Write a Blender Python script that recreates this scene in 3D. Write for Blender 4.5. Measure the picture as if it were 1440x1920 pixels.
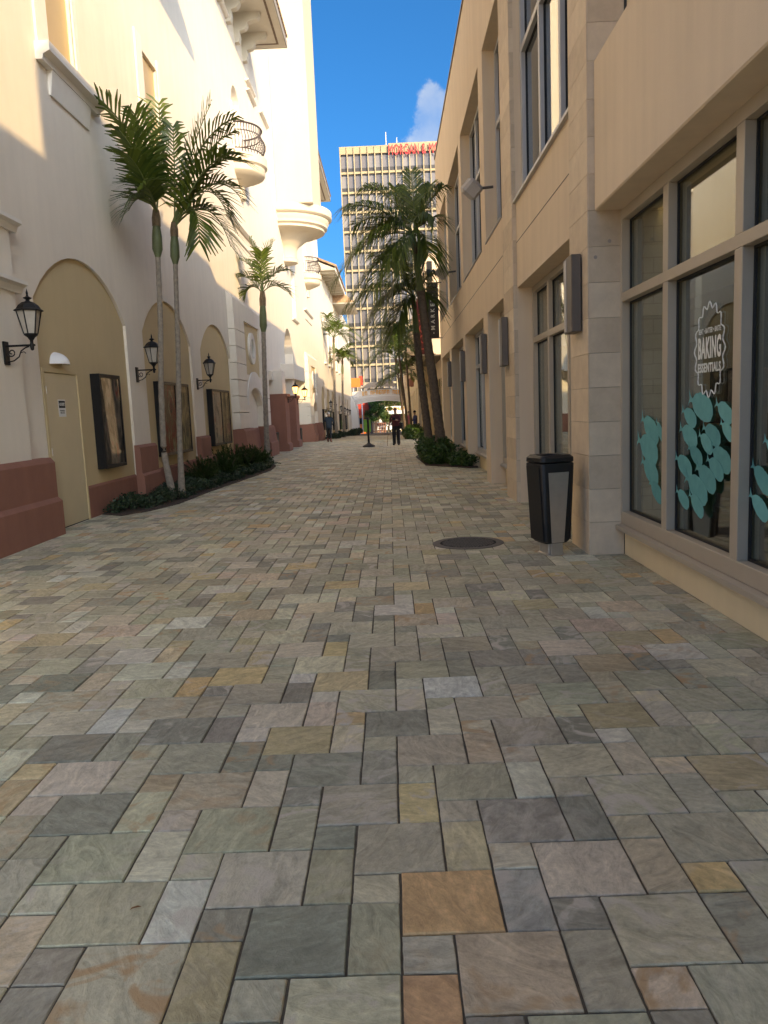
import bpy, bmesh, math, random
from mathutils import Vector, Matrix
R = math.radians
random.seed(7)
for o in list(bpy.data.objects):
    bpy.data.objects.remove(o)
sc = bpy.context.scene
COL = sc.collection

# ---------------------------------------------------------------- camera, sky, sun, exposure
cam = bpy.data.cameras.new('camera')
cam.sensor_fit = 'VERTICAL'; cam.sensor_height = 36.0; cam.lens = 1442 / 1920 * 36
cam.clip_start = 0.05; cam.clip_end = 3000
camo = bpy.data.objects.new('camera', cam); COL.objects.link(camo)
BX = [[0.99911, -0.04015, -0.01297], [0.00756, -0.13198, 0.99122], [-0.04151, -0.99044, -0.13156]]
M = Matrix(((BX[0][0], -BX[0][1], -BX[0][2]), (BX[1][0], -BX[1][1], -BX[1][2]), (BX[2][0], -BX[2][1], -BX[2][2])))
camo.matrix_world = Matrix.Translation((0, 0, 1.6)) @ M.to_4x4()
sc.camera = camo
sc.render.resolution_x = 768; sc.render.resolution_y = 1024

SUN = Vector((1.0, -1.5, 0.73)).normalized()
elev = math.asin(SUN.z)
w = bpy.data.worlds.new('World'); sc.world = w; w.use_nodes = True
nt = w.node_tree
bgn = nt.nodes['Background']
sky = nt.nodes.new('ShaderNodeTexSky'); sky.sky_type = 'NISHITA'; sky.sun_disc = False
sky.sun_elevation = elev; sky.sun_rotation = math.atan2(SUN.x, SUN.y)
sky.air_density = 0.55; sky.dust_density = 4.0; sky.ozone_density = 8.0; sky.altitude = 0
tc = nt.nodes.new('ShaderNodeTexCoord')
cn = nt.nodes.new('ShaderNodeTexNoise'); cn.inputs['Scale'].default_value = 3.1; cn.inputs['Detail'].default_value = 7; cn.inputs['Roughness'].default_value = 0.6
mpn = nt.nodes.new('ShaderNodeMapping'); mpn.inputs['Scale'].default_value = (1, 1, 2.4); mpn.inputs['Location'].default_value = (0.47, 0.2, 0.05)
nt.links.new(tc.outputs['Generated'], mpn.inputs[0]); nt.links.new(mpn.outputs[0], cn.inputs['Vector'])
cr = nt.nodes.new('ShaderNodeValToRGB'); cr.color_ramp.elements[0].position = 0.60; cr.color_ramp.elements[1].position = 0.80
cr.color_ramp.elements[1].color = (0.5, 0.5, 0.5, 1)
nt.links.new(cn.outputs['Fac'], cr.inputs[0])
hs = nt.nodes.new('ShaderNodeHueSaturation'); hs.inputs['Saturation'].default_value = 1.16
nt.links.new(sky.outputs[0], hs.inputs['Color'])
mx = nt.nodes.new('ShaderNodeMix'); mx.data_type = 'RGBA'
nrm = nt.nodes.new('ShaderNodeVectorMath'); nrm.operation = 'NORMALIZE'; nt.links.new(tc.outputs['Generated'], nrm.inputs[0])
dt = nt.nodes.new('ShaderNodeVectorMath'); dt.operation = 'DOT_PRODUCT'; wn = nt.nodes.new('ShaderNodeTexNoise'); wn.inputs['Scale'].default_value = 14; wn.inputs['Detail'].default_value = 7; wn.inputs['Roughness'].default_value = 0.65; nt.links.new(nrm.outputs[0], wn.inputs['Vector'])
ws_ = nt.nodes.new('ShaderNodeVectorMath'); ws_.operation = 'SUBTRACT'; nt.links.new(wn.outputs['Color'], ws_.inputs[0]); ws_.inputs[1].default_value = (0.5, 0.5, 0.5)
wk = nt.nodes.new('ShaderNodeVectorMath'); wk.operation = 'SCALE'; nt.links.new(ws_.outputs[0], wk.inputs[0]); wk.inputs['Scale'].default_value = 0.16
wa = nt.nodes.new('ShaderNodeVectorMath'); wa.operation = 'ADD'; nt.links.new(nrm.outputs[0], wa.inputs[0]); nt.links.new(wk.outputs[0], wa.inputs[1])
wz = nt.nodes.new('ShaderNodeVectorMath'); wz.operation = 'NORMALIZE'; nt.links.new(wa.outputs[0], wz.inputs[0])
nt.links.new(wz.outputs[0], dt.inputs[0])
dt.inputs[1].default_value = tuple((Matrix(BX) @ Vector((802 - 720, 250 - 960, 1442))).normalized())
pf_ = nt.nodes.new('ShaderNodeMapRange'); pf_.interpolation_type = 'SMOOTHERSTEP'; pf_.inputs[1].default_value = 0.9991; pf_.inputs[2].default_value = 1.0; pf_.inputs[3].default_value = 0.0; pf_.inputs[4].default_value = 0.42
nt.links.new(dt.outputs['Value'], pf_.inputs[0])
cn2 = nt.nodes.new('ShaderNodeTexNoise'); cn2.inputs['Scale'].default_value = 17; cn2.inputs['Detail'].default_value = 6; nt.links.new(nrm.outputs[0], cn2.inputs['Vector'])
cm = nt.nodes.new('ShaderNodeMapRange'); cm.inputs[1].default_value = 0.15; cm.inputs[2].default_value = 0.75; nt.links.new(cn2.outputs['Fac'], cm.inputs[0])
pm_ = nt.nodes.new('ShaderNodeMath'); pm_.operation = 'MULTIPLY'; nt.links.new(pf_.outputs[0], pm_.inputs[0]); nt.links.new(cm.outputs[0], pm_.inputs[1])
am = nt.nodes.new('ShaderNodeMath'); am.operation = 'MAXIMUM'; nt.links.new(pm_.outputs[0], am.inputs[0]); nt.links.new(cr.outputs[0], am.inputs[1])
nt.links.new(am.outputs[0], mx.inputs[0]); nt.links.new(hs.outputs[0], mx.inputs[6]); mx.inputs[7].default_value = (3.0, 3.1, 3.3, 1)
nt.links.new(mx.outputs[2], bgn.inputs['Color'])
bgn.inputs['Strength'].default_value = 0.15
sl = bpy.data.lights.new('sun', 'SUN'); sl.energy = 2.0; sl.angle = R(0.53); sl.color = (1.0, 0.78, 0.55)
so = bpy.data.objects.new('sun', sl); COL.objects.link(so)
so.rotation_euler = SUN.to_track_quat('Z', 'Y').to_euler(); so.location = (40, -40, 60)
sc.view_settings.view_transform = 'Standard'; sc.view_settings.look = 'None'
sc.view_settings.gamma = 1.0; sc.view_settings.use_curve_mapping = False
sc.view_settings.exposure = 1.5
sc.view_settings.use_white_balance = True; sc.view_settings.white_balance_temperature = 9600; sc.view_settings.white_balance_tint = 3
sc.cycles.max_bounces = 10; sc.cycles.diffuse_bounces = 8; sc.cycles.glossy_bounces = 4
sc.cycles.transparent_max_bounces = 16

# ---------------------------------------------------------------- helpers
def gz(Y):                                  # the street falls gently beyond 40 m
    return 0.0 if Y < 40 else -(Y - 40) * 0.0235

def tag(o, label, cat, group=None):
    o['label'] = label; o['category'] = cat
    if group: o['group'] = group
    return o
def struct(o):
    o['kind'] = 'structure'; return o
def stuff(o):
    o['kind'] = 'stuff'; return o
def empty(name, loc=(0, 0, 0), rz=0, parent=None):
    o = bpy.data.objects.new(name, None); COL.objects.link(o)
    o.location = loc; o.rotation_euler = (0, 0, rz); o.empty_display_size = 0.2
    if parent: o.parent = parent
    return o
def copy_tree(o, parent=None):
    c = o.copy(); COL.objects.link(c); c.parent = parent
    for ch in list(o.children): copy_tree(ch, c)
    return c

class MB:
    def __init__(s): s.v = []; s.f = []; s.m = []
    def face(s, pts, mi=0):
        n = len(s.v); s.v += [tuple(p) for p in pts]; s.f.append(tuple(range(n, n + len(pts)))); s.m.append(mi); return s
    def box(s, x0, x1, y0, y1, z0, z1, mi=0):
        n = len(s.v)
        s.v += [(x0, y0, z0), (x1, y0, z0), (x1, y1, z0), (x0, y1, z0), (x0, y0, z1), (x1, y0, z1), (x1, y1, z1), (x0, y1, z1)]
        for q in ((0, 3, 2, 1), (4, 5, 6, 7), (0, 1, 5, 4), (1, 2, 6, 5), (2, 3, 7, 6), (3, 0, 4, 7)):
            s.f.append(tuple(n + k for k in q)); s.m.append(mi)
        return s
    def prism(s, poly, axis, a, b, mi=0):
        """poly of 2-D points extruded along axis ('x','y','z') from a to b."""
        def P(p, t):
            if axis == 'x': return (t, p[0], p[1])
            if axis == 'y': return (p[0], t, p[1])
            return (p[0], p[1], t)
        n = len(s.v); k = len(poly)
        s.v += [P(p, a) for p in poly] + [P(p, b) for p in poly]
        s.f.append(tuple(range(n, n + k))); s.m.append(mi)
        s.f.append(tuple(range(n + 2 * k - 1, n + k - 1, -1))); s.m.append(mi)
        for i in range(k):
            j = (i + 1) % k
            s.f.append((n + i, n + k + i, n + k + j, n + j)); s.m.append(mi)
        return s
    def lathe(s, prof, c=(0, 0), seg=20, a0=0.0, a1=2 * math.pi, mi=0, sx=1, sy=1):
        n = len(s.v); k = len(prof); full = abs(a1 - a0 - 2 * math.pi) < 1e-6
        cols = seg if full else seg + 1
        for i in range(cols):
            a = a0 + (a1 - a0) * i / seg
            for r, z in prof: s.v.append((c[0] + r * math.cos(a) * sx, c[1] + r * math.sin(a) * sy, z))
        for i in range(seg):
            j = (i + 1) % cols
            for t in range(k - 1):
                s.f.append((n + i * k + t, n + j * k + t, n + j * k + t + 1, n + i * k + t + 1)); s.m.append(mi)
        return s
    def tube(s, pts, r, seg=6, mi=0, caps=True):
        pts = [Vector(p) for p in pts]; rr = r if isinstance(r, (list, tuple)) else [r] * len(pts)
        n = len(s.v); up = Vector((0, 0, 1))
        for i, p in enumerate(pts):
            d = (pts[min(i + 1, len(pts) - 1)] - pts[max(i - 1, 0)]).normalized()
            u = d.cross(up)
            if u.length < 1e-3: u = d.cross(Vector((0, 1, 0)))
            u.normalize(); v = d.cross(u)
            for k in range(seg):
                a = 2 * math.pi * k / seg
                s.v.append(tuple(p + (u * math.cos(a) + v * math.sin(a)) * rr[i]))
        for i in range(len(pts) - 1):
            for k in range(seg):
                k2 = (k + 1) % seg
                s.f.append((n + i * seg + k, n + i * seg + k2, n + (i + 1) * seg + k2, n + (i + 1) * seg + k)); s.m.append(mi)
        if caps:
            s.f.append(tuple(n + k for k in range(seg))); s.m.append(mi)
            e = n + (len(pts) - 1) * seg
            s.f.append(tuple(e + k for k in reversed(range(seg)))); s.m.append(mi)
        return s
    def build(s, name, mat, parent=None, smooth=False, bevel=0, loc=None, fix=True):
        me = bpy.data.meshes.new(name); me.from_pydata(s.v, [], s.f)
        mats = mat if isinstance(mat, (list, tuple)) else [mat]
        for m_ in mats: me.materials.append(m_)
        if len(mats) > 1:
            for p, i in zip(me.polygons, s.m): p.material_index = i
        if fix or bevel:
            bm = bmesh.new(); bm.from_mesh(me)
            if bevel:
                bmesh.ops.remove_doubles(bm, verts=bm.verts, dist=1e-5)
                es = [e for e in bm.edges if len(e.link_faces) == 2 and e.calc_face_angle(0) > R(35)]
                bmesh.ops.bevel(bm, geom=es, offset=bevel, segments=1, affect='EDGES', profile=0.5, clamp_overlap=True)
            if fix: bmesh.ops.recalc_face_normals(bm, faces=bm.faces)
            bm.to_mesh(me); bm.free()
        if smooth:
            me.shade_smooth()
            try: me.set_sharp_from_angle(angle=R(38))
            except Exception: pass
        o = bpy.data.objects.new(name, me); COL.objects.link(o)
        if parent: o.parent = parent
        if loc: o.location = loc
        return o

def arc_top(op, y):
    c = (op['y0'] + op['y1']) / 2; h = (op['y1'] - op['y0']) / 2; r = op.get('rise', 0)
    if r <= 0: return op['z1']
    if r >= h - 1e-4: return op['z1'] + math.sqrt(max(0, h * h - (y - c) ** 2)) * r / h
    rad = (h * h + r * r) / (2 * r)
    return op['z1'] + math.sqrt(max(0, rad * rad - (y - c) ** 2)) - (rad - r)
def wall(mb, T, y0, y1, z0, z1, ops, depth=0.3, mi=0, n=14, zt=None):
    """front sheet with openings + their reveals. T(y,z,d)->xyz"""
    ys = {y0, y1}
    for o in ops:
        m = n if o.get('rise', 0) > 0 else 1
        for k in range(m + 1): ys.add(round(o['y0'] + (o['y1'] - o['y0']) * k / m, 5))
    ys = sorted(y for y in ys if y0 - 1e-6 <= y <= y1 + 1e-6)
    for a, b in zip(ys, ys[1:]):
        mid = (a + b) / 2
        cur = sorted([o for o in ops if o['y0'] < mid < o['y1']], key=lambda o: o['z0'])
        la = lb = z0
        for o in cur:
            if o['z0'] > max(la, lb) + 1e-4:
                mb.face([T(a, la, 0), T(b, lb, 0), T(b, o['z0'], 0), T(a, o['z0'], 0)], mi)
            la, lb = arc_top(o, a), arc_top(o, b)
        za = zt(a) if zt else z1; zb = zt(b) if zt else z1
        mb.face([T(a, la, 0), T(b, lb, 0), T(b, zb, 0), T(a, za, 0)], mi)
    for o in ops:
        d = o.get('d', depth); m = n if o.get('rise', 0) > 0 else 1
        pts = [(o['y0'] + (o['y1'] - o['y0']) * k / m) for k in range(m + 1)]
        loop = [(o['y0'], o['z0'])] + [(y, arc_top(o, y)) for y in pts] + [(o['y1'], o['z0'])]
        if o['z0'] > z0 + 1e-3: loop.append(loop[0])
        for p, q in zip(loop, loop[1:]):
            if abs(p[0] - q[0]) < 1e-6 and (abs(p[0] - y0) < 1e-4 or abs(p[0] - y1) < 1e-4) and o.get('open'): continue
            if abs(p[0] - q[0]) + abs(p[1] - q[1]) < 1e-5: continue
            mb.face([T(p[0], p[1], 0), T(q[0], q[1], 0), T(q[0], q[1], d), T(p[0], p[1], d)], mi)
    return mb
def fill(mb, T, o, d, mi=0, n=14, inset=0):
    """panel that closes an opening at depth d"""
    m = n if o.get('rise', 0) > 0 else 1
    ys = [(o['y0'] + (o['y1'] - o['y0']) * k / m) for k in range(m + 1)]
    for a, b in zip(ys, ys[1:]):
        mb.face([T(a, o['z0'], d), T(b, o['z0'], d), T(b, arc_top(o, b), d), T(a, arc_top(o, a), d)], mi)
    return mb
def TL(x0): return lambda y, z, d: (x0 - d, y, z)
def TR(x0): return lambda y, z, d: (x0 + d, y, z)
def TY(y0): return lambda x, z, d: (x, y0 + d, z)

# ---------------------------------------------------------------- materials
MAT = {}
def newmat(name):
    m = bpy.data.materials.new(name); m.use_nodes = True
    MAT[name] = m
    return m, m.node_tree.nodes, m.node_tree.links, m.node_tree.nodes['Principled BSDF']
def mat(name, col, rough=0.8, var=0.12, scale=6.0, bump=0.0, bscale=80.0, metal=0.0, spec=0.5, streak=0.0, emit=None, estr=0, coat=0):
    m, N, L, b = newmat(name)
    b.inputs['Roughness'].default_value = rough; b.inputs['Metallic'].default_value = metal
    b.inputs['Specular IOR Level'].default_value = spec
    if coat: b.inputs['Coat Weight'].default_value = coat
    c = (*col, 1)
    if var > 0:
        g = N.new('ShaderNodeNewGeometry')
        n1 = N.new('ShaderNodeTexNoise'); n1.inputs['Scale'].default_value = scale; n1.inputs['Detail'].default_value = 6; n1.inputs['Roughness'].default_value = 0.62
        L.new(g.outputs['Position'], n1.inputs['Vector'])
        fac = n1.outputs['Fac']
        if streak > 0:
            mp = N.new('ShaderNodeMapping'); mp.inputs['Scale'].default_value = (5, 5, 0.35)
            L.new(g.outputs['Position'], mp.inputs[0])
            n2 = N.new('ShaderNodeTexNoise'); n2.inputs['Scale'].default_value = 1.0; n2.inputs['Detail'].default_value = 5
            L.new(mp.outputs[0], n2.inputs['Vector'])
            mm = N.new('ShaderNodeMix'); mm.data_type = 'FLOAT'; mm.inputs[0].default_value = streak
            L.new(fac, mm.inputs[2]); L.new(n2.outputs['Fac'], mm.inputs[3]); fac = mm.outputs[0]
        rp = N.new('ShaderNodeValToRGB')
        rp.color_ramp.elements[0].position = 0.3; rp.color_ramp.elements[1].position = 0.7
        rp.color_ramp.elements[0].color = tuple(x * (1 - var) for x in col) + (1,)
        rp.color_ramp.elements[1].color = tuple(min(1, x * (1 + var)) for x in col) + (1,)
        L.new(fac, rp.inputs[0]); L.new(rp.outputs[0], b.inputs['Base Color'])
        if bump > 0:
            n3 = N.new('ShaderNodeTexNoise'); n3.inputs['Scale'].default_value = bscale; n3.inputs['Detail'].default_value = 4
            L.new(g.outputs['Position'], n3.inputs['Vector'])
            bp = N.new('ShaderNodeBump'); bp.inputs['Strength'].default_value = bump; bp.inputs['Distance'].default_value = 0.01
            L.new(n3.outputs['Fac'], bp.inputs['Height']); L.new(bp.outputs[0], b.inputs['Normal'])
    else:
        b.inputs['Base Color'].default_value = c
    if emit:
        b.inputs['Emission Color'].default_value = (*emit, 1); b.inputs['Emission Strength'].default_value = estr
    return m
def glassmat(name, tint=(0.55, 0.6, 0.58), f0=0.04, rough=0.0, refl=(0.95, 0.97, 0.96)):
    """thin architectural pane: see-through tint + mirror layer by angle (Schlick, same from both sides)"""
    m, N, L, b = newmat(name); N.remove(b)
    out = N['Material Output']
    t = N.new('ShaderNodeBsdfTransparent'); t.inputs[0].default_value = (*tint, 1)
    g = N.new('ShaderNodeBsdfGlossy'); g.inputs['Roughness'].default_value = rough; g.inputs['Color'].default_value = (*refl, 1)
    f = N.new('ShaderNodeLayerWeight'); f.inputs['Blend'].default_value = 0.5
    pw = N.new('ShaderNodeMath'); pw.operation = 'POWER'; pw.inputs[1].default_value = 5.0
    L.new(f.outputs['Facing'], pw.inputs[0])
    ad = N.new('ShaderNodeMath'); ad.operation = 'MULTIPLY_ADD'; ad.use_clamp = True; ad.inputs[1].default_value = 1 - f0; ad.inputs[2].default_value = f0
    L.new(pw.outputs[0], ad.inputs[0])
    x = N.new('ShaderNodeMixShader')
    L.new(ad.outputs[0], x.inputs[0]); L.new(t.outputs[0], x.inputs[1]); L.new(g.outputs[0], x.inputs[2])
    L.new(x.outputs[0], out.inputs['Surface'])
    return m

mat('white_stucco', (0.77, 0.70, 0.605), 0.9, 0.055, 1.6, 0.4, 120, streak=0.5)
mat('cream_stucco', (0.60, 0.52, 0.41), 0.9, 0.035, 1.2, 0.25, 120, streak=0.5)
mat('tan_stucco', (0.57, 0.45, 0.27), 0.9, 0.05, 1.5, 0.25, 120, streak=0.4)
mat('trim_white', (0.76, 0.72, 0.66), 0.85, 0.04, 3, 0.15, 100)
mat('brown_stucco', (0.275, 0.12, 0.085), 0.85, 0.13, 2.0, 0.3, 120, streak=0.4)
mat('beige_stucco', (0.72, 0.57, 0.41), 0.9, 0.075, 1.3, 0.3, 130, streak=0.65)
mat('yellow_stucco', (0.74, 0.60, 0.39), 0.9, 0.06, 1.3, 0.3, 130, streak=0.5)
mat('door_paint', (0.57, 0.48, 0.32), 0.5, 0.04, 2)
mat('tan_pane', (0.50, 0.36, 0.17), 0.35, 0.03, 2)
mat('groove', (0.10, 0.09, 0.08), 0.9, 0.1, 5)
mat('black_metal', (0.006, 0.006, 0.007), 0.5, 0.2, 20, spec=0.3)
mat('black_plastic', (0.009, 0.009, 0.010), 0.5, 0.15, 15, 0.08, 200)
mat('iron', (0.05, 0.035, 0.035), 0.5, 0.2, 20)
mat('bronze', (0.135, 0.115, 0.10), 0.45, 0.06, 4, metal=0.55)
mat('frame_bronze', (0.46, 0.385, 0.295), 0.45, 0.05, 3, metal=0.15)
mat('frame_side', (0.20, 0.19, 0.18), 0.4, 0.05, 3, metal=0.3)
mat('silver_frame', (0.46, 0.45, 0.44), 0.45, 0.04, 3, metal=0.25)
mat('gasket', (0.01, 0.01, 0.01), 0.6, 0)
mat('steel', (0.50, 0.46, 0.41), 0.42, 0.06, 12, metal=0.7)
mat('sill_stone', (0.42, 0.38, 0.34), 0.7, 0.08, 6, 0.2, 90)
mat('lamp_glass', (0.42, 0.38, 0.33), 0.25, 0.08, 10)
mat('lamp_lit', (0.8, 0.5, 0.2), 0.4, 0, emit=(1.0, 0.52, 0.16), estr=2.6)
mat('white_plastic', (0.8, 0.8, 0.8), 0.4, 0.02, 5)
mat('mortar', (0.10, 0.082, 0.06), 0.95, 0.3, 30, 0.5, 90)
mat('soil', (0.06, 0.042, 0.032), 0.95, 0.4, 25, 0.8, 60)
mat('asphalt', (0.06, 0.06, 0.06), 0.9, 0.15, 8, 0.4, 120)
mat('ground', (0.34, 0.30, 0.24), 0.95, 0.2, 0.6)
mat('roof_tile', (0.40, 0.25, 0.15), 0.85, 0.3, 5, 0.2, 60)
mat('roof_tile_dark', (0.17, 0.12, 0.09), 0.85, 0.3, 8, 0.2, 60)
mat('soffit', (0.56, 0.52, 0.45), 0.85, 0.05, 3)
mat('tower_fin', (0.42, 0.345, 0.22), 0.8, 0.08, 0.8)
mat('tower_dark', (0.045, 0.042, 0.045), 0.4, 0.2, 0.6)
mat('tower_side', (0.30, 0.28, 0.26), 0.8, 0.1, 0.5)
mat('sign_red', (0.62, 0.03, 0.04), 0.5, 0, emit=(0.8, 0.03, 0.04), estr=0.12)
mat('letter_white', (0.72, 0.74, 0.70), 0.6, 0.03, 5)
mat('orange_paint', (0.75, 0.20, 0.04), 0.7, 0.1, 1)
mat('gold_letter', (0.75, 0.36, 0.04), 0.6, 0.1, 2)
mat('red_paint', (0.65, 0.06, 0.03), 0.7, 0.1, 1)
mat('gate_white', (0.66, 0.64, 0.62), 0.7, 0.03, 2)
mat('canvas_grey', (0.34, 0.29, 0.25), 0.9, 0.1, 3)
mat('banner_dark', (0.045, 0.043, 0.04), 0.75, 0.1, 4)
mat('banner_red', (0.13, 0.025, 0.018), 0.75, 0.1, 4)
mat('banner_letter_red', (0.55, 0.10, 0.06), 0.7, 0)
mat('trunk', (0.255, 0.215, 0.175), 0.95, 0.3, 16, 0.6, 45)
mat('trunk_brown', (0.135, 0.098, 0.07), 0.95, 0.3, 16, 0.6, 45)
mat('crownshaft', (0.105, 0.125, 0.055), 0.6, 0.22, 6)
mat('sheath', (0.16, 0.11, 0.065), 0.9, 0.3, 14, 0.5, 40)
mat('rachis', (0.13, 0.16, 0.05), 0.6, 0.15, 8)
mat('cast_iron', (0.13, 0.115, 0.10), 0.6, 0.3, 30, 0.3, 150, metal=0.3)
mat('iron_dark', (0.012, 0.011, 0.010), 0.9, 0.2, 30)
m_, N, L, b_ = newmat('teal')
oi_ = N.new('ShaderNodeObjectInfo'); nz_ = N.new('ShaderNodeTexNoise'); nz_.inputs['Scale'].default_value = 14; nz_.inputs['Detail'].default_value = 5
ge_ = N.new('ShaderNodeNewGeometry'); L.new(ge_.outputs['Position'], nz_.inputs['Vector'])
ma_ = N.new('ShaderNodeMath'); ma_.operation = 'MULTIPLY_ADD'; ma_.inputs[1].default_value = 0.55; L.new(oi_.outputs['Random'], ma_.inputs[0])
mb_ = N.new('ShaderNodeMath'); mb_.operation = 'MULTIPLY'; mb_.inputs[1].default_value = 0.55; L.new(nz_.outputs['Fac'], mb_.inputs[0]); L.new(mb_.outputs[0], ma_.inputs[2])
rp_t = N.new('ShaderNodeValToRGB'); rp_t.color_ramp.elements[0].color = (0.03, 0.20, 0.21, 1); rp_t.color_ramp.elements[1].color = (0.15, 0.47, 0.46, 1)
L.new(ma_.outputs[0], rp_t.inputs[0]); L.new(rp_t.outputs[0], b_.inputs['Base Color']); b_.inputs['Roughness'].default_value = 0.6
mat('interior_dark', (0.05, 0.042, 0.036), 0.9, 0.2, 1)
mat('interior_brick', (0.33, 0.30, 0.235), 0.85, 0.08, 3)
mat('interior_wood', (0.10, 0.06, 0.035), 0.6, 0.3, 3)
mat('interior_pale', (0.40, 0.42, 0.36), 0.8, 0.06, 1)
mat('bulb', (1, 0.8, 0.6), 0.5, 0, emit=(1.0, 0.74, 0.48), estr=14)
mat('skin', (0.42, 0.24, 0.17), 0.6, 0.05, 8)
mat('hair_grey', (0.35, 0.33, 0.31), 0.9, 0.2, 60)
mat('cap_dark', (0.12, 0.07, 0.06), 0.9, 0.1, 20)
mat('cloth_maroon', (0.085, 0.018, 0.022), 0.9, 0.2, 20)
mat('cloth_navy', (0.018, 0.030, 0.045), 0.9, 0.2, 20)
mat('cloth_black', (0.012, 0.012, 0.015), 0.9, 0.2, 20)
mat('cloth_pink', (0.55, 0.16, 0.24), 0.9, 0.1, 20)
mat('cloth_blue', (0.035, 0.05, 0.15), 0.9, 0.1, 20)
mat('boot', (0.16, 0.055, 0.03), 0.7, 0.1, 20)
mat('car_white', (0.75, 0.75, 0.74), 0.25, 0.02, 3, coat=0.6)
mat('car_glass', (0.02, 0.022, 0.025), 0.08, 0)
mat('tyre', (0.012, 0.012, 0.012), 0.85, 0)
mat('headlight', (0.7, 0.72, 0.75), 0.15, 0, metal=0.4)
mat('bark', (0.10, 0.075, 0.05), 0.95, 0.2, 10)
mat('lime', (0.22, 0.42, 0.05), 0.7, 0.1, 3)
mat('paper_white', (0.72, 0.72, 0.70), 0.7, 0)
mat('ink', (0.012, 0.012, 0.012), 0.7, 0)
mat('dry_leaf', (0.22, 0.10, 0.035), 0.8, 0.2, 40)
mat('litter', (0.12, 0.07, 0.045), 0.9, 0.3, 40)
glassmat('shop_glass', (0.80, 0.85, 0.80), 0.17)
glassmat('upper_glass', (0.35, 0.37, 0.38), 0.22)
glassmat('case_glass', (0.93, 0.95, 0.93), 0.0, 0.03, (0.45, 0.45, 0.45))

def leafmat(name, c0, c1, trans=0.3, rough=0.45):
    m, N, L, b = newmat(name)
    g = N.new('ShaderNodeNewGeometry')
    n1 = N.new('ShaderNodeTexNoise'); n1.inputs['Scale'].default_value = 2.5; n1.inputs['Detail'].default_value = 4
    L.new(g.outputs['Position'], n1.inputs['Vector'])
    ad = N.new('ShaderNodeMath'); ad.operation = 'MULTIPLY_ADD'; ad.inputs[1].default_value = 0.55
    L.new(g.outputs['Random Per Island'], ad.inputs[0]); 
    sb = N.new('ShaderNodeMath'); sb.operation = 'MULTIPLY'; sb.inputs[1].default_value = 0.6
    L.new(n1.outputs['Fac'], sb.inputs[0]); L.new(sb.outputs[0], ad.inputs[2])
    rp = N.new('ShaderNodeValToRGB'); rp.color_ramp.elements[0].position = 0.15; rp.color_ramp.elements[1].position = 0.85
    rp.color_ramp.elements[0].color = (*c0, 1); rp.color_ramp.elements[1].color = (*c1, 1)
    L.new(ad.outputs[0], rp.inputs[0])
    L.new(rp.outputs[0], b.inputs['Base Color']); b.inputs['Roughness'].default_value = rough
    tr = N.new('ShaderNodeBsdfTranslucent'); L.new(rp.outputs[0], tr.inputs[0])
    x = N.new('ShaderNodeMixShader'); x.inputs[0].default_value = trans
    L.new(b.outputs[0], x.inputs[1]); L.new(tr.outputs[0], x.inputs[2])
    L.new(x.outputs[0], N['Material Output'].inputs['Surface'])
    return m
leafmat('palm_leaf', (0.036, 0.075, 0.016), (0.15, 0.20, 0.034), 0.34, 0.36)
leafmat('palm_leaf_dark', (0.03, 0.064, 0.018), (0.105, 0.155, 0.03), 0.3, 0.38)
leafmat('hedge_leaf', (0.012, 0.040, 0.008), (0.055, 0.115, 0.022), 0.2, 0.4)
leafmat('cover_leaf', (0.008, 0.024, 0.010), (0.034, 0.062, 0.026), 0.15, 0.5)
leafmat('fern_leaf', (0.012, 0.035, 0.008), (0.05, 0.085, 0.016), 0.2, 0.5)
leafmat('tree_leaf', (0.03, 0.06, 0.012), (0.14, 0.17, 0.04), 0.3, 0.5)

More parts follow.
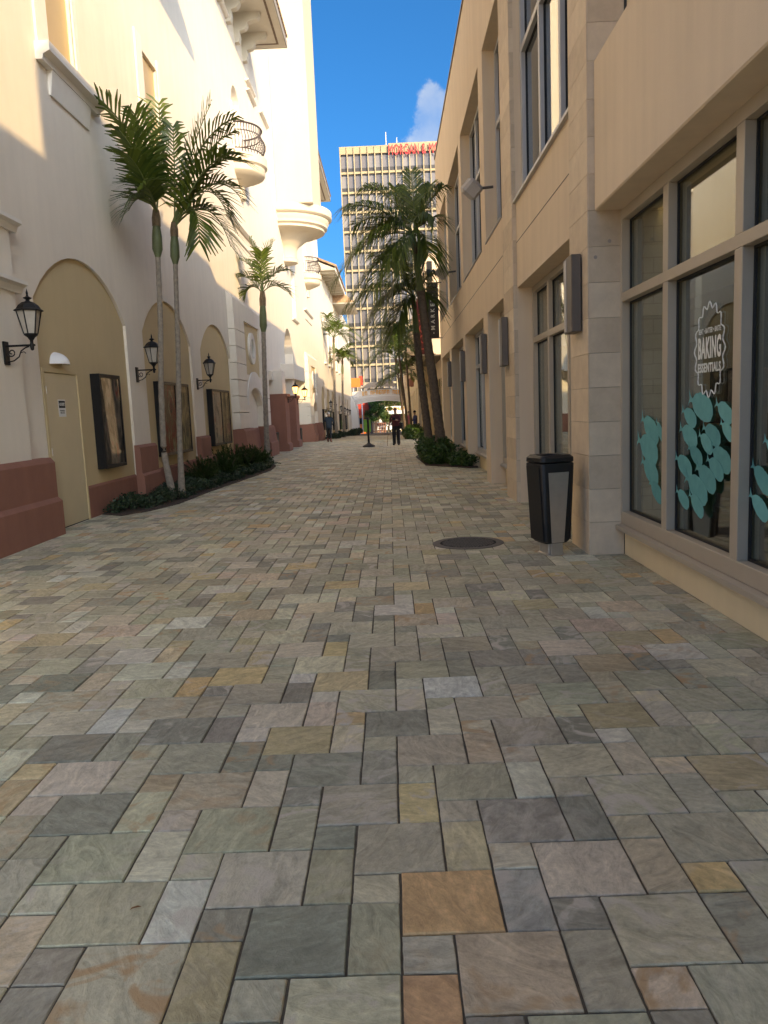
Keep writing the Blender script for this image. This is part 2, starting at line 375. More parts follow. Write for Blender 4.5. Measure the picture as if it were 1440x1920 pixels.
def pavermat(name, perobj):
    m, N, L, b = newmat(name)
    g = N.new('ShaderNodeNewGeometry')
    if perobj:
        oi = N.new('ShaderNodeObjectInfo'); col = oi.outputs['Color']; rnd = oi.outputs['Random']
    else:
        at = N.new('ShaderNodeAttribute'); at.attribute_name = 'pcol'; col = at.outputs['Color']; rnd = at.outputs['Alpha']
    ang = N.new('ShaderNodeMath'); ang.operation = 'MULTIPLY'; ang.inputs[1].default_value = 40
    L.new(rnd, ang.inputs[0])
    rot = N.new('ShaderNodeVectorRotate'); rot.rotation_type = 'Z_AXIS'
    L.new(g.outputs['Position'], rot.inputs['Vector']); L.new(ang.outputs[0], rot.inputs['Angle'])
    off = N.new('ShaderNodeVectorMath'); off.operation = 'ADD'
    cmb = N.new('ShaderNodeCombineXYZ'); w50 = N.new('ShaderNodeMath'); w50.operation = 'MULTIPLY'; w50.inputs[1].default_value = 90
    L.new(rnd, w50.inputs[0]); L.new(w50.outputs[0], cmb.inputs[2])
    L.new(rot.outputs[0], off.inputs[0]); L.new(cmb.outputs[0], off.inputs[1])
    mp = N.new('ShaderNodeMapping'); mp.inputs['Scale'].default_value = (1.0, 2.4, 1.0)
    L.new(off.outputs[0], mp.inputs[0])
    n1 = N.new('ShaderNodeTexNoise'); n1.inputs['Scale'].default_value = 6.5; n1.inputs['Detail'].default_value = 8; n1.inputs['Roughness'].default_value = 0.68; n1.inputs['Distortion'].default_value = 1.1
    L.new(mp.outputs[0], n1.inputs['Vector'])
    n2 = N.new('ShaderNodeTexNoise'); n2.inputs['Scale'].default_value = 5.0; n2.inputs['Detail'].default_value = 5; n2.inputs['Distortion'].default_value = 1.5
    L.new(off.outputs[0], n2.inputs['Vector'])
    n3 = N.new('ShaderNodeTexNoise'); n3.inputs['Scale'].default_value = 34; n3.inputs['Detail'].default_value = 7; n3.inputs['Roughness'].default_value = 0.7
    L.new(off.outputs[0], n3.inputs['Vector'])
    mr = N.new('ShaderNodeMapRange'); mr.inputs[1].default_value = 0.3; mr.inputs[2].default_value = 0.72; mr.inputs[3].default_value = 0.66; mr.inputs[4].default_value = 1.26
    L.new(n1.outputs['Fac'], mr.inputs[0])
    mr3 = N.new('ShaderNodeMapRange'); mr3.inputs[1].default_value = 0.3; mr3.inputs[2].default_value = 0.7; mr3.inputs[3].default_value = 0.82; mr3.inputs[4].default_value = 1.16
    L.new(n3.outputs['Fac'], mr3.inputs[0])
    mu = N.new('ShaderNodeMath'); mu.operation = 'MULTIPLY'; L.new(mr.outputs[0], mu.inputs[0]); L.new(mr3.outputs[0], mu.inputs[1])
    nd = N.new('ShaderNodeTexNoise'); nd.inputs['Scale'].default_value = 1.1; nd.inputs['Detail'].default_value = 8; nd.inputs['Roughness'].default_value = 0.65; L.new(g.outputs['Position'], nd.inputs['Vector'])
    md = N.new('ShaderNodeMapRange'); md.inputs[1].default_value = 0.34; md.inputs[2].default_value = 0.58; md.inputs[3].default_value = 0.88; md.inputs[4].default_value = 1.14; L.new(nd.outputs['Fac'], md.inputs[0])
    mu2 = N.new('ShaderNodeMath'); mu2.operation = 'MULTIPLY'; L.new(mu.outputs[0], mu2.inputs[0]); L.new(md.outputs[0], mu2.inputs[1])
    sc_ = N.new('ShaderNodeVectorMath'); sc_.operation = 'SCALE'; L.new(col, sc_.inputs[0]); L.new(mu2.outputs[0], sc_.inputs['Scale'])
    # pale or rusty veins on some stones
    rp = N.new('ShaderNodeValToRGB'); rp.color_ramp.elements[0].position = 0.52; rp.color_ramp.elements[1].position = 0.64
    L.new(n2.outputs['Fac'], rp.inputs[0])
    hv = N.new('ShaderNodeMath'); hv.operation = 'FRACT'; h7 = N.new('ShaderNodeMath'); h7.operation = 'MULTIPLY'; h7.inputs[1].default_value = 17.3
    L.new(rnd, h7.inputs[0]); L.new(h7.outputs[0], hv.inputs[0])
    vf = N.new('ShaderNodeMath'); vf.operation = 'POWER'; vf.inputs[1].default_value = 1.5; L.new(hv.outputs[0], vf.inputs[0])
    vm = N.new('ShaderNodeMath'); vm.operation = 'MULTIPLY'; L.new(rp.outputs[0], vm.inputs[0]); L.new(vf.outputs[0], vm.inputs[1])
    vcol = N.new('ShaderNodeMix'); vcol.data_type = 'RGBA'
    h3 = N.new('ShaderNodeMath'); h3.operation = 'MULTIPLY'; h3.inputs[1].default_value = 31.7; f3 = N.new('ShaderNodeMath'); f3.operation = 'FRACT'
    L.new(rnd, h3.inputs[0]); L.new(h3.outputs[0], f3.inputs[0]); 
    gt = N.new('ShaderNodeMath'); gt.operation = 'GREATER_THAN'; gt.inputs[1].default_value = 0.68; L.new(f3.outputs[0], gt.inputs[0])
    L.new(gt.outputs[0], vcol.inputs[0]); vcol.inputs[6].default_value = (0.56, 0.50, 0.42, 1); vcol.inputs[7].default_value = (0.46, 0.29, 0.15, 1)
    mix = N.new('ShaderNodeMix'); mix.data_type = 'RGBA'
    L.new(vm.outputs[0], mix.inputs[0]); L.new(sc_.outputs[0], mix.inputs[6]); L.new(vcol.outputs[2], mix.inputs[7])
    L.new(mix.outputs[2], b.inputs['Base Color'])
    b.inputs['Roughness'].default_value = 0.62; b.inputs['Specular IOR Level'].default_value = 0.35
    hb = N.new('ShaderNodeMath'); hb.operation = 'MULTIPLY_ADD'; hb.inputs[1].default_value = 0.6
    L.new(n3.outputs['Fac'], hb.inputs[0]); L.new(n1.outputs['Fac'], hb.inputs[2])
    bp = N.new('ShaderNodeBump'); bp.inputs['Strength'].default_value = 0.75; bp.inputs['Distance'].default_value = 0.014
    L.new(hb.outputs[0], bp.inputs['Height']); L.new(bp.outputs[0], b.inputs['Normal'])
    return m
pavermat('paver_stone', True); pavermat('paver_stone_far', False)

def tilemat(name):
    """limestone cladding, one tone per tile"""
    m, N, L, b = newmat(name)
    oi = N.new('ShaderNodeObjectInfo'); g = N.new('ShaderNodeNewGeometry')
    n1 = N.new('ShaderNodeTexNoise'); n1.inputs['Scale'].default_value = 5; n1.inputs['Detail'].default_value = 8; n1.inputs['Roughness'].default_value = 0.7
    of = N.new('ShaderNodeVectorMath'); of.operation = 'ADD'; k = N.new('ShaderNodeMath'); k.operation = 'MULTIPLY'; k.inputs[1].default_value = 60
    L.new(oi.outputs['Random'], k.inputs[0]); L.new(g.outputs['Position'], of.inputs[0]); L.new(k.outputs[0], of.inputs[1])
    L.new(of.outputs[0], n1.inputs['Vector'])
    r1 = N.new('ShaderNodeValToRGB'); r1.color_ramp.elements[0].color = (0.52, 0.40, 0.28, 1); r1.color_ramp.elements[1].color = (0.76, 0.61, 0.44, 1)
    r1.color_ramp.elements[0].position = 0.25; r1.color_ramp.elements[1].position = 0.75
    ad = N.new('ShaderNodeMath'); ad.operation = 'MULTIPLY_ADD'; ad.inputs[1].default_value = 0.32; L.new(oi.outputs['Random'], ad.inputs[0])
    s2 = N.new('ShaderNodeMath'); s2.operation = 'MULTIPLY'; s2.inputs[1].default_value = 0.68; L.new(n1.outputs['Fac'], s2.inputs[0]); L.new(s2.outputs[0], ad.inputs[2])
    L.new(ad.outputs[0], r1.inputs[0]); L.new(r1.outputs[0], b.inputs['Base Color']); b.inputs['Roughness'].default_value = 0.7
    bp = N.new('ShaderNodeBump'); bp.inputs['Strength'].default_value = 0.12; bp.inputs['Distance'].default_value = 0.005
    n3 = N.new('ShaderNodeTexNoise'); n3.inputs['Scale'].default_value = 60; L.new(g.outputs['Position'], n3.inputs['Vector'])
    L.new(n3.outputs['Fac'], bp.inputs['Height']); L.new(bp.outputs[0], b.inputs['Normal'])
tilemat('lime_tile')
def panemat(name):
    m, N, L, b = newmat(name)
    oi = N.new('ShaderNodeObjectInfo')
    rp = N.new('ShaderNodeValToRGB'); rp.color_ramp.elements[0].color = (0.12, 0.105, 0.105, 1); rp.color_ramp.elements[1].color = (0.25, 0.23, 0.22, 1)
    L.new(oi.outputs['Random'], rp.inputs[0]); L.new(rp.outputs[0], b.inputs['Base Color'])
    b.inputs['Roughness'].default_value = 0.12; b.inputs['Specular IOR Level'].default_value = 0.8
panemat('tower_pane')
def postermat(name, cols, seed):
    m, N, L, b = newmat(name)
    g = N.new('ShaderNodeNewGeometry')
    mp = N.new('ShaderNodeMapping'); mp.inputs['Location'].default_value = (seed, seed * 2, seed * 3); mp.inputs['Scale'].default_value = (1, 1.6, 0.7)
    L.new(g.outputs['Position'], mp.inputs[0])
    n = N.new('ShaderNodeTexNoise'); n.inputs['Scale'].default_value = 2.6; n.inputs['Detail'].default_value = 4; n.inputs['Distortion'].default_value = 1.4
    L.new(mp.outputs[0], n.inputs['Vector'])
    rp = N.new('ShaderNodeValToRGB'); e = rp.color_ramp.elements
    e[0].position = 0.3; e[0].color = (*cols[0], 1); e[1].position = 0.7; e[1].color = (*cols[-1], 1)
    for i, c in enumerate(cols[1:-1]):
        q = e.new(0.3 + 0.4 * (i + 1) / (len(cols) - 1)); q.color = (*c, 1)
    L.new(n.outputs['Fac'], rp.inputs[0]); L.new(rp.outputs[0], b.inputs['Base Color']); b.inputs['Roughness'].default_value = 0.3
    n2 = N.new('ShaderNodeTexNoise'); n2.inputs['Scale'].default_value = 3.0; L.new(mp.outputs[0], n2.inputs['Vector'])
    bp = N.new('ShaderNodeBump'); bp.inputs['Strength'].default_value = 0.6; bp.inputs['Distance'].default_value = 0.05
    L.new(n2.outputs['Fac'], bp.inputs['Height']); L.new(bp.outputs[0], b.inputs['Coat Normal'])
    b.inputs['Specular IOR Level'].default_value = 0.12; b.inputs['Roughness'].default_value = 0.5; b.inputs['Coat Weight'].default_value = 0.03; b.inputs['Coat Roughness'].default_value = 0.15; b.inputs['Coat IOR'].default_value = 1.35
postermat('poster_dark', [(0.012, 0.012, 0.014), (0.045, 0.038, 0.036), (0.16, 0.14, 0.125), (0.20, 0.03, 0.03)], 3)
postermat('poster_red', [(0.02, 0.015, 0.012), (0.22, 0.025, 0.02), (0.12, 0.08, 0.05), (0.40, 0.32, 0.22)], 9)
postermat('poster_amber', [(0.02, 0.025, 0.03), (0.10, 0.09, 0.07), (0.26, 0.20, 0.12), (0.42, 0.34, 0.22)], 17)
postermat('poster_pale', [(0.06, 0.06, 0.07), (0.30, 0.25, 0.22), (0.44, 0.38, 0.34), (0.30, 0.12, 0.09)], 23)

def text_mesh(name, s, size, mat_, ext=0.02, width=None, parent=None, bold=0.0):
    cu = bpy.data.curves.new(name, 'FONT'); cu.body = s; cu.size = size; cu.extrude = ext; cu.offset = bold
    cu.align_x = 'CENTER'; cu.align_y = 'CENTER'; cu.resolution_u = 3; cu.space_character = 1.1
    to = bpy.data.objects.new(name + '_tmp', cu); COL.objects.link(to)
    dg = bpy.context.evaluated_depsgraph_get(); me = bpy.data.meshes.new_from_object(to.evaluated_get(dg))
    bpy.data.objects.remove(to)
    if width:
        xs = [v.co.x for v in me.vertices]; k = width / (max(xs) - min(xs)); c = (max(xs) + min(xs)) / 2
        for v in me.vertices: v.co.x = (v.co.x - c) * k
    me.materials.clear(); me.materials.append(mat_); me.name = name
    o = bpy.data.objects.new(name, me); COL.objects.link(o)
    if parent: o.parent = parent
    return o

WORLD = {}
def root(name, loc):
    o = empty(name, loc); WORLD[o.name] = Vector(loc); return o
_b = MB.build
def build_w(s, name, mat_, parent=None, **k):
    o = _b(s, name, mat_, parent, **k)
    if parent is not None and parent.name in WORLD:
        o.matrix_parent_inverse = Matrix.Translation(-WORLD[parent.name])
    return o
MB.build = build_w
def G(n): return MAT[n]
def emp_part(name, parent):
    """an Empty part in world coordinates under a world-space thing"""
    o = empty(name, (0, 0, 0)); o.parent = parent
    if parent.name in WORLD: o.matrix_parent_inverse = Matrix.Translation(-WORLD[parent.name])
    return o

# ================================================================ SETTING: ground, pavement
mb = MB()
ysg = [-60, 40, 160, 900]
zg = [-0.06, -0.06, gz(160) - 0.06, gz(160) - 0.06]
for i in range(3):
    mb.face([(-500, ysg[i], zg[i]), (500, ysg[i], zg[i]), (500, ysg[i + 1], zg[i + 1]), (-500, ysg[i + 1], zg[i + 1])])
struct(mb.build('ground', G('ground')))
mb = MB()
for a, b in ((-4, 40), (40, 106)):
    mb.face([(-6.6, a, gz(a) - 0.008), (3.4, a, gz(a) - 0.008), (3.4, b, gz(b) - 0.008), (-6.6, b, gz(b) - 0.008)])
pavement = struct(mb.build('pavement', G('mortar')))
mb = MB().face([(-30, 106.2, gz(106) - 0.05), (30, 106.2, gz(106) - 0.05), (30, 150, gz(150) - 0.05), (-30, 150, gz(150) - 0.05)])
struct(mb.build('road', G('asphalt')))

# --- pavers: a seven-cell pattern of one large, one half and one small stone
PM = 0.162; PX0, PY0 = -0.03, 2.17; GAP = 0.0040
PCOL = [((0.425, 0.40, 0.285), 28), ((0.49, 0.455, 0.325), 22), ((0.315, 0.302, 0.232), 15), ((0.59, 0.535, 0.39), 12),
        ((0.61, 0.50, 0.345), 7), ((0.63, 0.52, 0.395), 4), ((0.62, 0.435, 0.225), 3), ((0.61, 0.58, 0.455), 6), ((0.50, 0.415, 0.25), 6), ((0.42, 0.372, 0.262), 8)]
prnd = random.Random(11)
def pcolor():
    t = prnd.random() * sum(w_ for _, w_ in PCOL)
    for c, w_ in PCOL:
        t -= w_
        if t <= 0: break
    k = prnd.uniform(0.84, 1.12)
    return tuple(min(0.6, x * k * prnd.uniform(0.96, 1.04)) for x in c)
FIX = {(0, 0): (0.60, 0.38, 0.19), (1, -2): (0.54, 0.43, 0.30), (0, -3): (0.57, 0.35, 0.19), (0, -1): (0.46, 0.42, 0.32), (2, 0): (0.36, 0.35, 0.30)}
pav = []
for a in range(-60, 60):
    for bb in range(-330, 60):
        c0, r0 = 3 * a + bb, a - 2 * bb
        for (dc, dr, wd, hd) in ((0, 0, 2, 2), (2, 0, 1, 2), (2, 2, 1, 1)):
            c, r = c0 + dc, r0 + dr
            x0 = PX0 + c * PM; y0 = PY0 + r * PM
            if x0 + wd * PM < -5.2 or x0 > 2.5 or y0 < -1 or y0 > 104.5: continue
            pav.append((x0, y0, wd, hd, (c, r)))
BI = Matrix(((BX[0][0], BX[1][0], BX[2][0]), (BX[0][1], BX[1][1], BX[2][1]), (BX[0][2], BX[1][2], BX[2][2])))
def proj(p):
    q = BI @ (Vector(p) - Vector((0, 0, 1.6)))
    if q.z < 0.1: return None
    return (720 + 1442 * q.x / q.z, 960 + 1442 * q.y / q.z)
def parea(p):
    x, y, wd, hd, _ = p
    q = [proj((x + i * wd * PM, y + j * hd * PM, 0)) for i, j in ((0, 0), (1, 0), (1, 1), (0, 1))]
    if any(k is None for k in q): return 0
    cx = sum(k[0] for k in q) / 4; cy = sum(k[1] for k in q) / 4
    if not (-60 < cx < 1500 and cy < 1990): return 0
    return abs(sum(q[i][0] * q[(i + 1) % 4][1] - q[(i + 1) % 4][0] * q[i][1] for i in range(4))) / 2
pav.sort(key=parea, reverse=True)
def paver_geo(mb, x0, y0, x1, y1, z, rnd, near):
    """top with a worn chamfer and sides; corners wander a little"""
    g = GAP; j = lambda: rnd.uniform(-0.0015, 0.0015)
    xs0, ys0, xs1, ys1 = x0 + g, y0 + g, x1 - g, y1 - g
    base = [(xs0 + j(), ys0 + j()), (xs1 + j(), ys0 + j()), (xs1 + j(), ys1 + j()), (xs0 + j(), ys1 + j())]
    if near:      # rough split edges: extra vertices along each side
        ring = []
        for k in range(4):
            p, q = base[k], base[(k + 1) % 4]; n = 5
            for t in range(n):
                f = t / n; ring.append((p[0] + (q[0] - p[0]) * f + (j() * 0.9 if t else 0), p[1] + (q[1] - p[1]) * f + (j() * 0.9 if t else 0)))
        base = ring
    cx = sum(p[0] for p in base) / len(base); cy = sum(p[1] for p in base) / len(base)
    ch = 0.0032
    def ins(p):
        dx, dy = cx - p[0], cy - p[1]
        return (p[0] + math.copysign(min(ch, abs(dx)), dx) * (0 if abs(dx) < 1e-6 else 1), p[1] + math.copysign(min(ch, abs(dy)), dy))
    t0 = rnd.uniform(-0.0012, 0.0012)
    n = len(mb.v); k = len(base)
    mb.v += [(p[0], p[1], z - 0.03) for p in base] + [(p[0], p[1], z - 0.0035) for p in base]
    mb.v += [(*ins(p), z + t0) for p in base]
    for i in range(k):
        i2 = (i + 1) % k
        mb.f.append((n + i, n + i2, n + k + i2, n + k + i)); mb.m.append(0)
        mb.f.append((n + k + i, n + k + i2, n + 2 * k + i2, n + 2 * k + i)); mb.m.append(0)
    mb.f.append(tuple(range(n + 2 * k, n + 3 * k))); mb.m.append(0)
shapes = {}
for wd, hd in ((2, 2), (1, 2), (1, 1)):
    for v in range(6):
        m_ = MB(); paver_geo(m_, 0, 0, wd * PM, hd * PM, 0, prnd, True)
        ob = m_.build('paver', G('paver_stone')); shapes[(wd, hd, v)] = ob.data
        bpy.data.objects.remove(ob)
NEAR = 300
for p in pav[:NEAR]:
    x, y, wd, hd, key = p
    o = bpy.data.objects.new('paver', shapes[(wd, hd, prnd.randrange(6))]); COL.objects.link(o)
    o.location = (x, y, prnd.uniform(-0.0015, 0.0015)); o.parent = pavement
    o.rotation_euler = (prnd.uniform(-0.006, 0.006), prnd.uniform(-0.006, 0.006), prnd.uniform(-0.004, 0.004))
    o.color = (*(FIX.get(key) or pcolor()), 1)
fm = MB(); cols = []
for p in pav[NEAR:]:
    x, y, wd, hd, key = p
    n0 = len(fm.f)
    paver_geo(fm, x, y, x + wd * PM, y + hd * PM, gz(y) + prnd.uniform(-0.001, 0.001), prnd, False)
    cols.append((len(fm.f) - n0, pcolor(), prnd.random()))
fo = fm.build('paver_field', G('paver_stone_far'), pavement, fix=False)
at = fo.data.attributes.new('pcol', 'FLOAT_COLOR', 'CORNER')
buf = []; fi = 0
for n, c, r_ in cols:
    for k in range(n):
        buf += [c[0], c[1], c[2], r_] * len(fm.f[fi]); fi += 1
at.data.foreach_set('color', buf)
stuff(fo)

# manhole cover
mh = root('manhole_cover', (0.86, 8.97, 0))
MB().lathe([(0.33, 0.002), (0.335, 0.0085), (0.405, 0.0085), (0.42, 0.003), (0.42, -0.02)], (0.86, 8.97), 48).build('ring', G('cast_iron'), mh)
MB().lathe([(0.0, 0.0035), (0.331, 0.0035)], (0.86, 8.97), 40).build('plate', G('iron_dark'), mh)
lug = MB()
for i in range(-9, 10):
    for j in range(-9, 10):
        x, y = i * 0.036 + (0.018 if j % 2 else 0), j * 0.036
        if x * x + y * y < 0.305 ** 2:
            lug.box(0.86 + x - 0.011, 0.86 + x + 0.011, 8.97 + y - 0.009, 8.97 + y + 0.009, 0.0035, 0.009)
stuff(lug.build('studs', G('cast_iron'), mh))
tag(mh, 'round black cast iron manhole cover set in the pavers near the litter bin', 'manhole')

# ================================================================ LEFT: cinema building
LB = root('cinema_building', (-5.05, 20, 0))
tag(LB, 'cream stucco cinema building with arched bays, round turret corbel, balconies and brown plinth', 'building')
XL = -5.05
arches = [dict(y0=11.3, y1=15.2, z0=0, z1=3.42, rise=0.85, d=0.06), dict(y0=16.2, y1=20.1, z0=0, z1=3.42, rise=0.85, d=0.06),
          dict(y0=21.1, y1=25.0, z0=0, z1=3.42, rise=0.85, d=0.06)]
wins = [dict(y0=7.65, y1=8.75, z0=7.24, z1=9.53, d=0.08), dict(y0=12.65, y1=13.75, z0=7.24, z1=9.53, d=0.08), dict(y0=17.65, y1=18.8, z0=7.24, z1=9.53, d=0.08)]
bdoors = [dict(y0=28.15, y1=29.75, z0=10.75, z1=12.35, rise=0.8, d=0.35), dict(y0=50.2, y1=51.8, z0=10.4, z1=12.0, rise=0.8, d=0.35)]
entr = dict(y0=31.6, y1=47.4, z0=-0.3, z1=3.45, d=1.3)
niche = dict(y0=38.4, y1=41.7, z0=3.95, z1=4.75, rise=1.15, d=0.75)
uwin = [dict(y0=42.7, y1=44.3, z0=6.75, z1=9.3, d=0.25)]
mb = MB()
wall(mb, TL(XL), 4, 32.3, -0.3, 15.9, arches + wins + bdoors[:1])
wall(mb, TL(XL), 32.3, 44.5, -0.3, 31.0, [dict(entr, y0=32.3, y1=44.5, open=1)] + [niche] + uwin)
mb.face([(XL, 32.3, -0.3), (XL - 1.3, 32.3, -0.3), (XL - 1.3, 32.3, 3.45), (XL, 32.3, 3.45)])
wall(mb, TL(XL), 44.5, 57.0, -0.4, 15.9, [dict(entr, y0=44.5, y1=47.4, open=1)] + bdoors[1:])
wall(mb, TL(XL), 31.6, 32.3, -0.3, 3.45, [dict(entr, y0=31.6, y1=32.3)]) if False else None
mb.face([(XL, 32.3, 15.9), (-9, 32.3, 15.9), (-9, 32.3, 31), (XL, 32.3, 31)])
mb.face([(XL, 57, -0.5), (-9, 57, -0.5), (-9, 57, 15.9), (XL, 57, 15.9)])
mb.face([(XL, 4, -0.5), (-9, 4, -0.5), (-9, 4, 15.9), (XL, 4, 15.9)])
mb.build('wall', G('white_stucco'), LB)
for a in arches:
    fill(MB(), TL(XL), a, 0.055).build('arch_panel', G('tan_stucco'), LB)
for a, (q0, q1) in zip(arches, ((12.68, 15.2), (16.2, 20.1), (21.1, 25.0))):
    MB().prism([(-5.15, 0), (-5.07, 0), (-5.07, 0.50), (-5.10, 0.54), (-5.15, 0.54)], 'y', q0, q1).build('plinth_band', G('brown_stucco'), LB)
for c in (15.7, 20.6):
    MB().prism([(-5.06, 0.0), (-4.90, 0), (-4.90, 0.50), (-4.94, 0.55), (-4.94, 1.06), (-4.98, 1.11), (-5.06, 1.11)], 'y', c - 0.56, c + 0.56).build('pier_plinth', G('brown_stucco'), LB)
# near pilaster
MB().box(-5.06, -4.96, 7.4, 10.58, 1.1, 4.2).build('pilaster', G('white_stucco'), LB, bevel=0.008)
MB().prism([(-5.06, 0), (-4.80, 0), (-4.80, 0.49), (-4.86, 0.55), (-4.86, 1.05), (-4.92, 1.12), (-5.06, 1.12)], 'y', 7.3, 11.06).build('pilaster_base', G('brown_stucco'), LB)
for z in (3.38, 4.18):
    MB().prism([(-5.06, z - 0.02), (-4.93, z - 0.02), (-4.91, z + 0.03), (-4.90, z + 0.06), (-4.84, z + 0.09), (-4.84, z + 0.14), (-5.06, z + 0.14)], 'y', 7.4, 10.72).build('capital_moulding', G('trim_white'), LB)
MB().prism([(-5.06, 4.32), (-4.86, 4.32), (-4.90, 4.9), (-5.06, 5.3)], 'y', 7.4, 10.3).build('scroll_bracket', G('white_stucco'), LB)
# upper windows, sills with brackets
for o in wins:
    p = fill(MB(), TL(XL), o, 0.07).build('window', G('tan_pane'), LB)
    t = MB()
    t.box(XL - 0.01, XL + 0.035, o['y0'] - 0.42, o['y0'] - 0.0, o['z0'], o['z1'] + 0.22)
    t.box(XL - 0.01, XL + 0.035, o['y1'] + 0.0, o['y1'] + 0.16, o['z0'], o['z1'] + 0.22)
    t.build('surround', G('trim_white'), p)
    y0, y1 = o['y0'] - 0.48, o['y1'] + 0.72
    MB().prism([(XL - 0.01, 6.98), (XL + 0.10, 6.98), (XL + 0.12, 7.05), (XL + 0.22, 7.10), (XL + 0.22, 7.235), (XL - 0.01, 7.235)], 'y', y0, y1).build('sill', G('trim_white'), p)
    MB().prism([(XL - 0.01, 6.62), (XL + 0.03, 6.62), (XL + 0.09, 6.98), (XL - 0.01, 6.98)], 'y', y0 + 0.38, y1 - 0.38).build('sill_bracket', G('trim_white'), p)
# mouldings on the upper wall
def strip(y0, y1, z, parent=LB, dz=0.13, pr=0.14):
    MB().prism([(XL - 0.01, z), (XL + pr * 0.5, z), (XL + pr, z + dz * 0.5), (XL + pr, z + dz), (XL - 0.01, z + dz)], 'y', y0, y1).build('moulding', G('trim_white'), parent)
strip(25.8, 31.0, 8.08); strip(26.3, 30.5, 7.62, dz=0.05, pr=0.05)
strip(48.6, 53.6, 7.9); strip(49.1, 53.1, 7.4, dz=0.05, pr=0.05)
strip(42.2, 44.6, 6.60); strip(31.4, 33.1, 14.35, dz=0.08); strip(31.5, 33.2, 14.05, dz=0.06); strip(34.6, 36.6, 14.35, dz=0.08); strip(26.2, 28.4, 15.0, dz=0.08)
fill(MB(), TL(XL), uwin[0], 0.24).build('window', G('white_plastic'), LB)
fill(MB(), TL(XL), niche, 0.74).build('niche_back', G('cream_stucco'), LB)
# portals
def portal(y0, zoff, deep=0.0):
    P = emp_part('portal', LB); X = -4.85; Y = lambda v: y0 + v
    m_ = MB()
    pan = dict(y0=Y(1.7), y1=Y(4.75), z0=3.0 + zoff, z1=4.8 + zoff, d=0.08)
    nic = dict(y0=Y(1.75), y1=Y(4.55), z0=-0.5, z1=1.95 + zoff, rise=0.62, d=0.55)
    wall(m_, TL(X), Y(1.7), Y(4.8), -0.5, 5.35 + zoff, [dict(pan, y0=Y(1.7)), nic])
    m_.prism([(X, 5.35 + zoff), (XL - 0.01, 5.35 + zoff), (XL - 0.01, 5.6 + zoff)], 'y', Y(0), Y(6.4))
    m_.box(XL - 0.01, X - 0.001, Y(0.0), Y(1.7), 4.9 + zoff, 5.35 + zoff); m_.box(XL - 0.01, X - 0.001, Y(4.8), Y(6.4), 4.9 + zoff, 5.35 + zoff)
    m_.build('portal_wall', G('white_stucco'), P)
    fill(MB(), TL(X), nic, 0.54).build('niche_back', G('white_stucco'), P)
    # keep the panel's foot clear of the arch band
    fill(MB(), TL(X), pan, 0.07).build('tan_panel', G('tan_stucco'), P)
    band = MB(); c = (Y(1.75) + Y(4.55)) / 2; n = 18
    for k in range(n):
        a0 = math.pi * k / n; a1 = math.pi * (k + 1) / n
        q = []
        for a in (a0, a1):
            q.append(((c + 1.42 * math.cos(a)), 1.95 + zoff + 0.63 * math.sin(a))); q.append(((c + 1.72 * math.cos(a)), 1.95 + zoff + 1.2 * math.sin(a)))
        band.face([(X + 0.03, q[0][0], q[0][1]), (X + 0.03, q[1][0], q[1][1]), (X + 0.03, q[3][0], q[3][1]), (X + 0.03, q[2][0], q[2][1])])
        for i, j in ((0, 2), (1, 3)):
            band.face([(X + 0.03, *q[i]), (X + 0.03, *q[j]), (X - 0.02, *q[j]), (X - 0.02, *q[i])])
    band.build('arch_band', G('trim_white'), P)
    blk = None
    for k in range(7):
        z = 1.17 + 0.533 * k
        for (a, b) in ((0.0, 1.69), (4.81, 6.4)):
            if blk is None: blk = {}
            MB().box(XL - (deep if a == 0 else 0), X + 0.012, Y(a) - (0.03 if deep and a == 0 else 0), Y(b), z + zoff + 0.012, z + 0.533 + zoff - 0.006).build('stone_course', G('white_stucco'), P, bevel=0.008)
    ov = MB()
    cy, cz = Y(3.2), 3.98 + zoff
    for k in range(24):
        a0, a1 = 2 * math.pi * k / 24, 2 * math.pi * (k + 1) / 24
        f = lambda a, s: (cy + 0.62 * s * math.cos(a), cz + 0.56 * s * math.sin(a))
        p0, p1, p2, p3 = f(a0, 1), f(a1, 1), f(a1, 0.62), f(a0, 0.62)
        ov.face([(X, *p0), (X, *p1), (X, *p2), (X, *p3)]); ov.face([(X, *p0), (X, *p1), (X - 0.075, *p1), (X - 0.075, *p0)]); ov.face([(X, *p3), (X, *p2), (X - 0.075, *p2), (X - 0.075, *p3)])
    ov.box(X - 0.05, X - 0.02, cy - 0.02, cy + 0.02, cz - 0.34, cz + 0.34)
    ov.build('oval_window', G('trim_white'), P)
    og = MB(); og.face([(X - 0.06, cy + 0.40 * math.cos(2 * math.pi * k / 24), cz + 0.36 * math.sin(2 * math.pi * k / 24)) for k in range(24)])
    og.build('oval_pane', G('upper_glass'), P)
    for (a, b, e) in ((-0.06, 1.78, 0), (4.5, 6.46, 0)):
        MB().prism([(XL - 0.3 - (deep if e == 0 and a < 0 else 0), -0.5), (-4.58, -0.5), (-4.58, 0.50 + zoff), (-4.63, 0.56 + zoff), (-4.70, 1.09 + zoff), (-4.75, 1.17 + zoff), (XL - 0.3 - (deep if e == 0 and a < 0 else 0), 1.17 + zoff)], 'y', Y(a), Y(b)).build('plinth', G('brown_stucco'), P)
    MB().prism([(XL - 0.34, -0.5), (-4.97, -0.5), (-4.97, 0.5 + zoff), (-5.02, 1.09 + zoff), (-5.06, 1.15 + zoff), (XL - 0.34, 1.15 + zoff)], 'y', Y(1.79), Y(4.49)).build('niche_plinth', G('brown_stucco'), P)
portal(25.02, 0.0); portal(47.42, -0.25, 0.95)
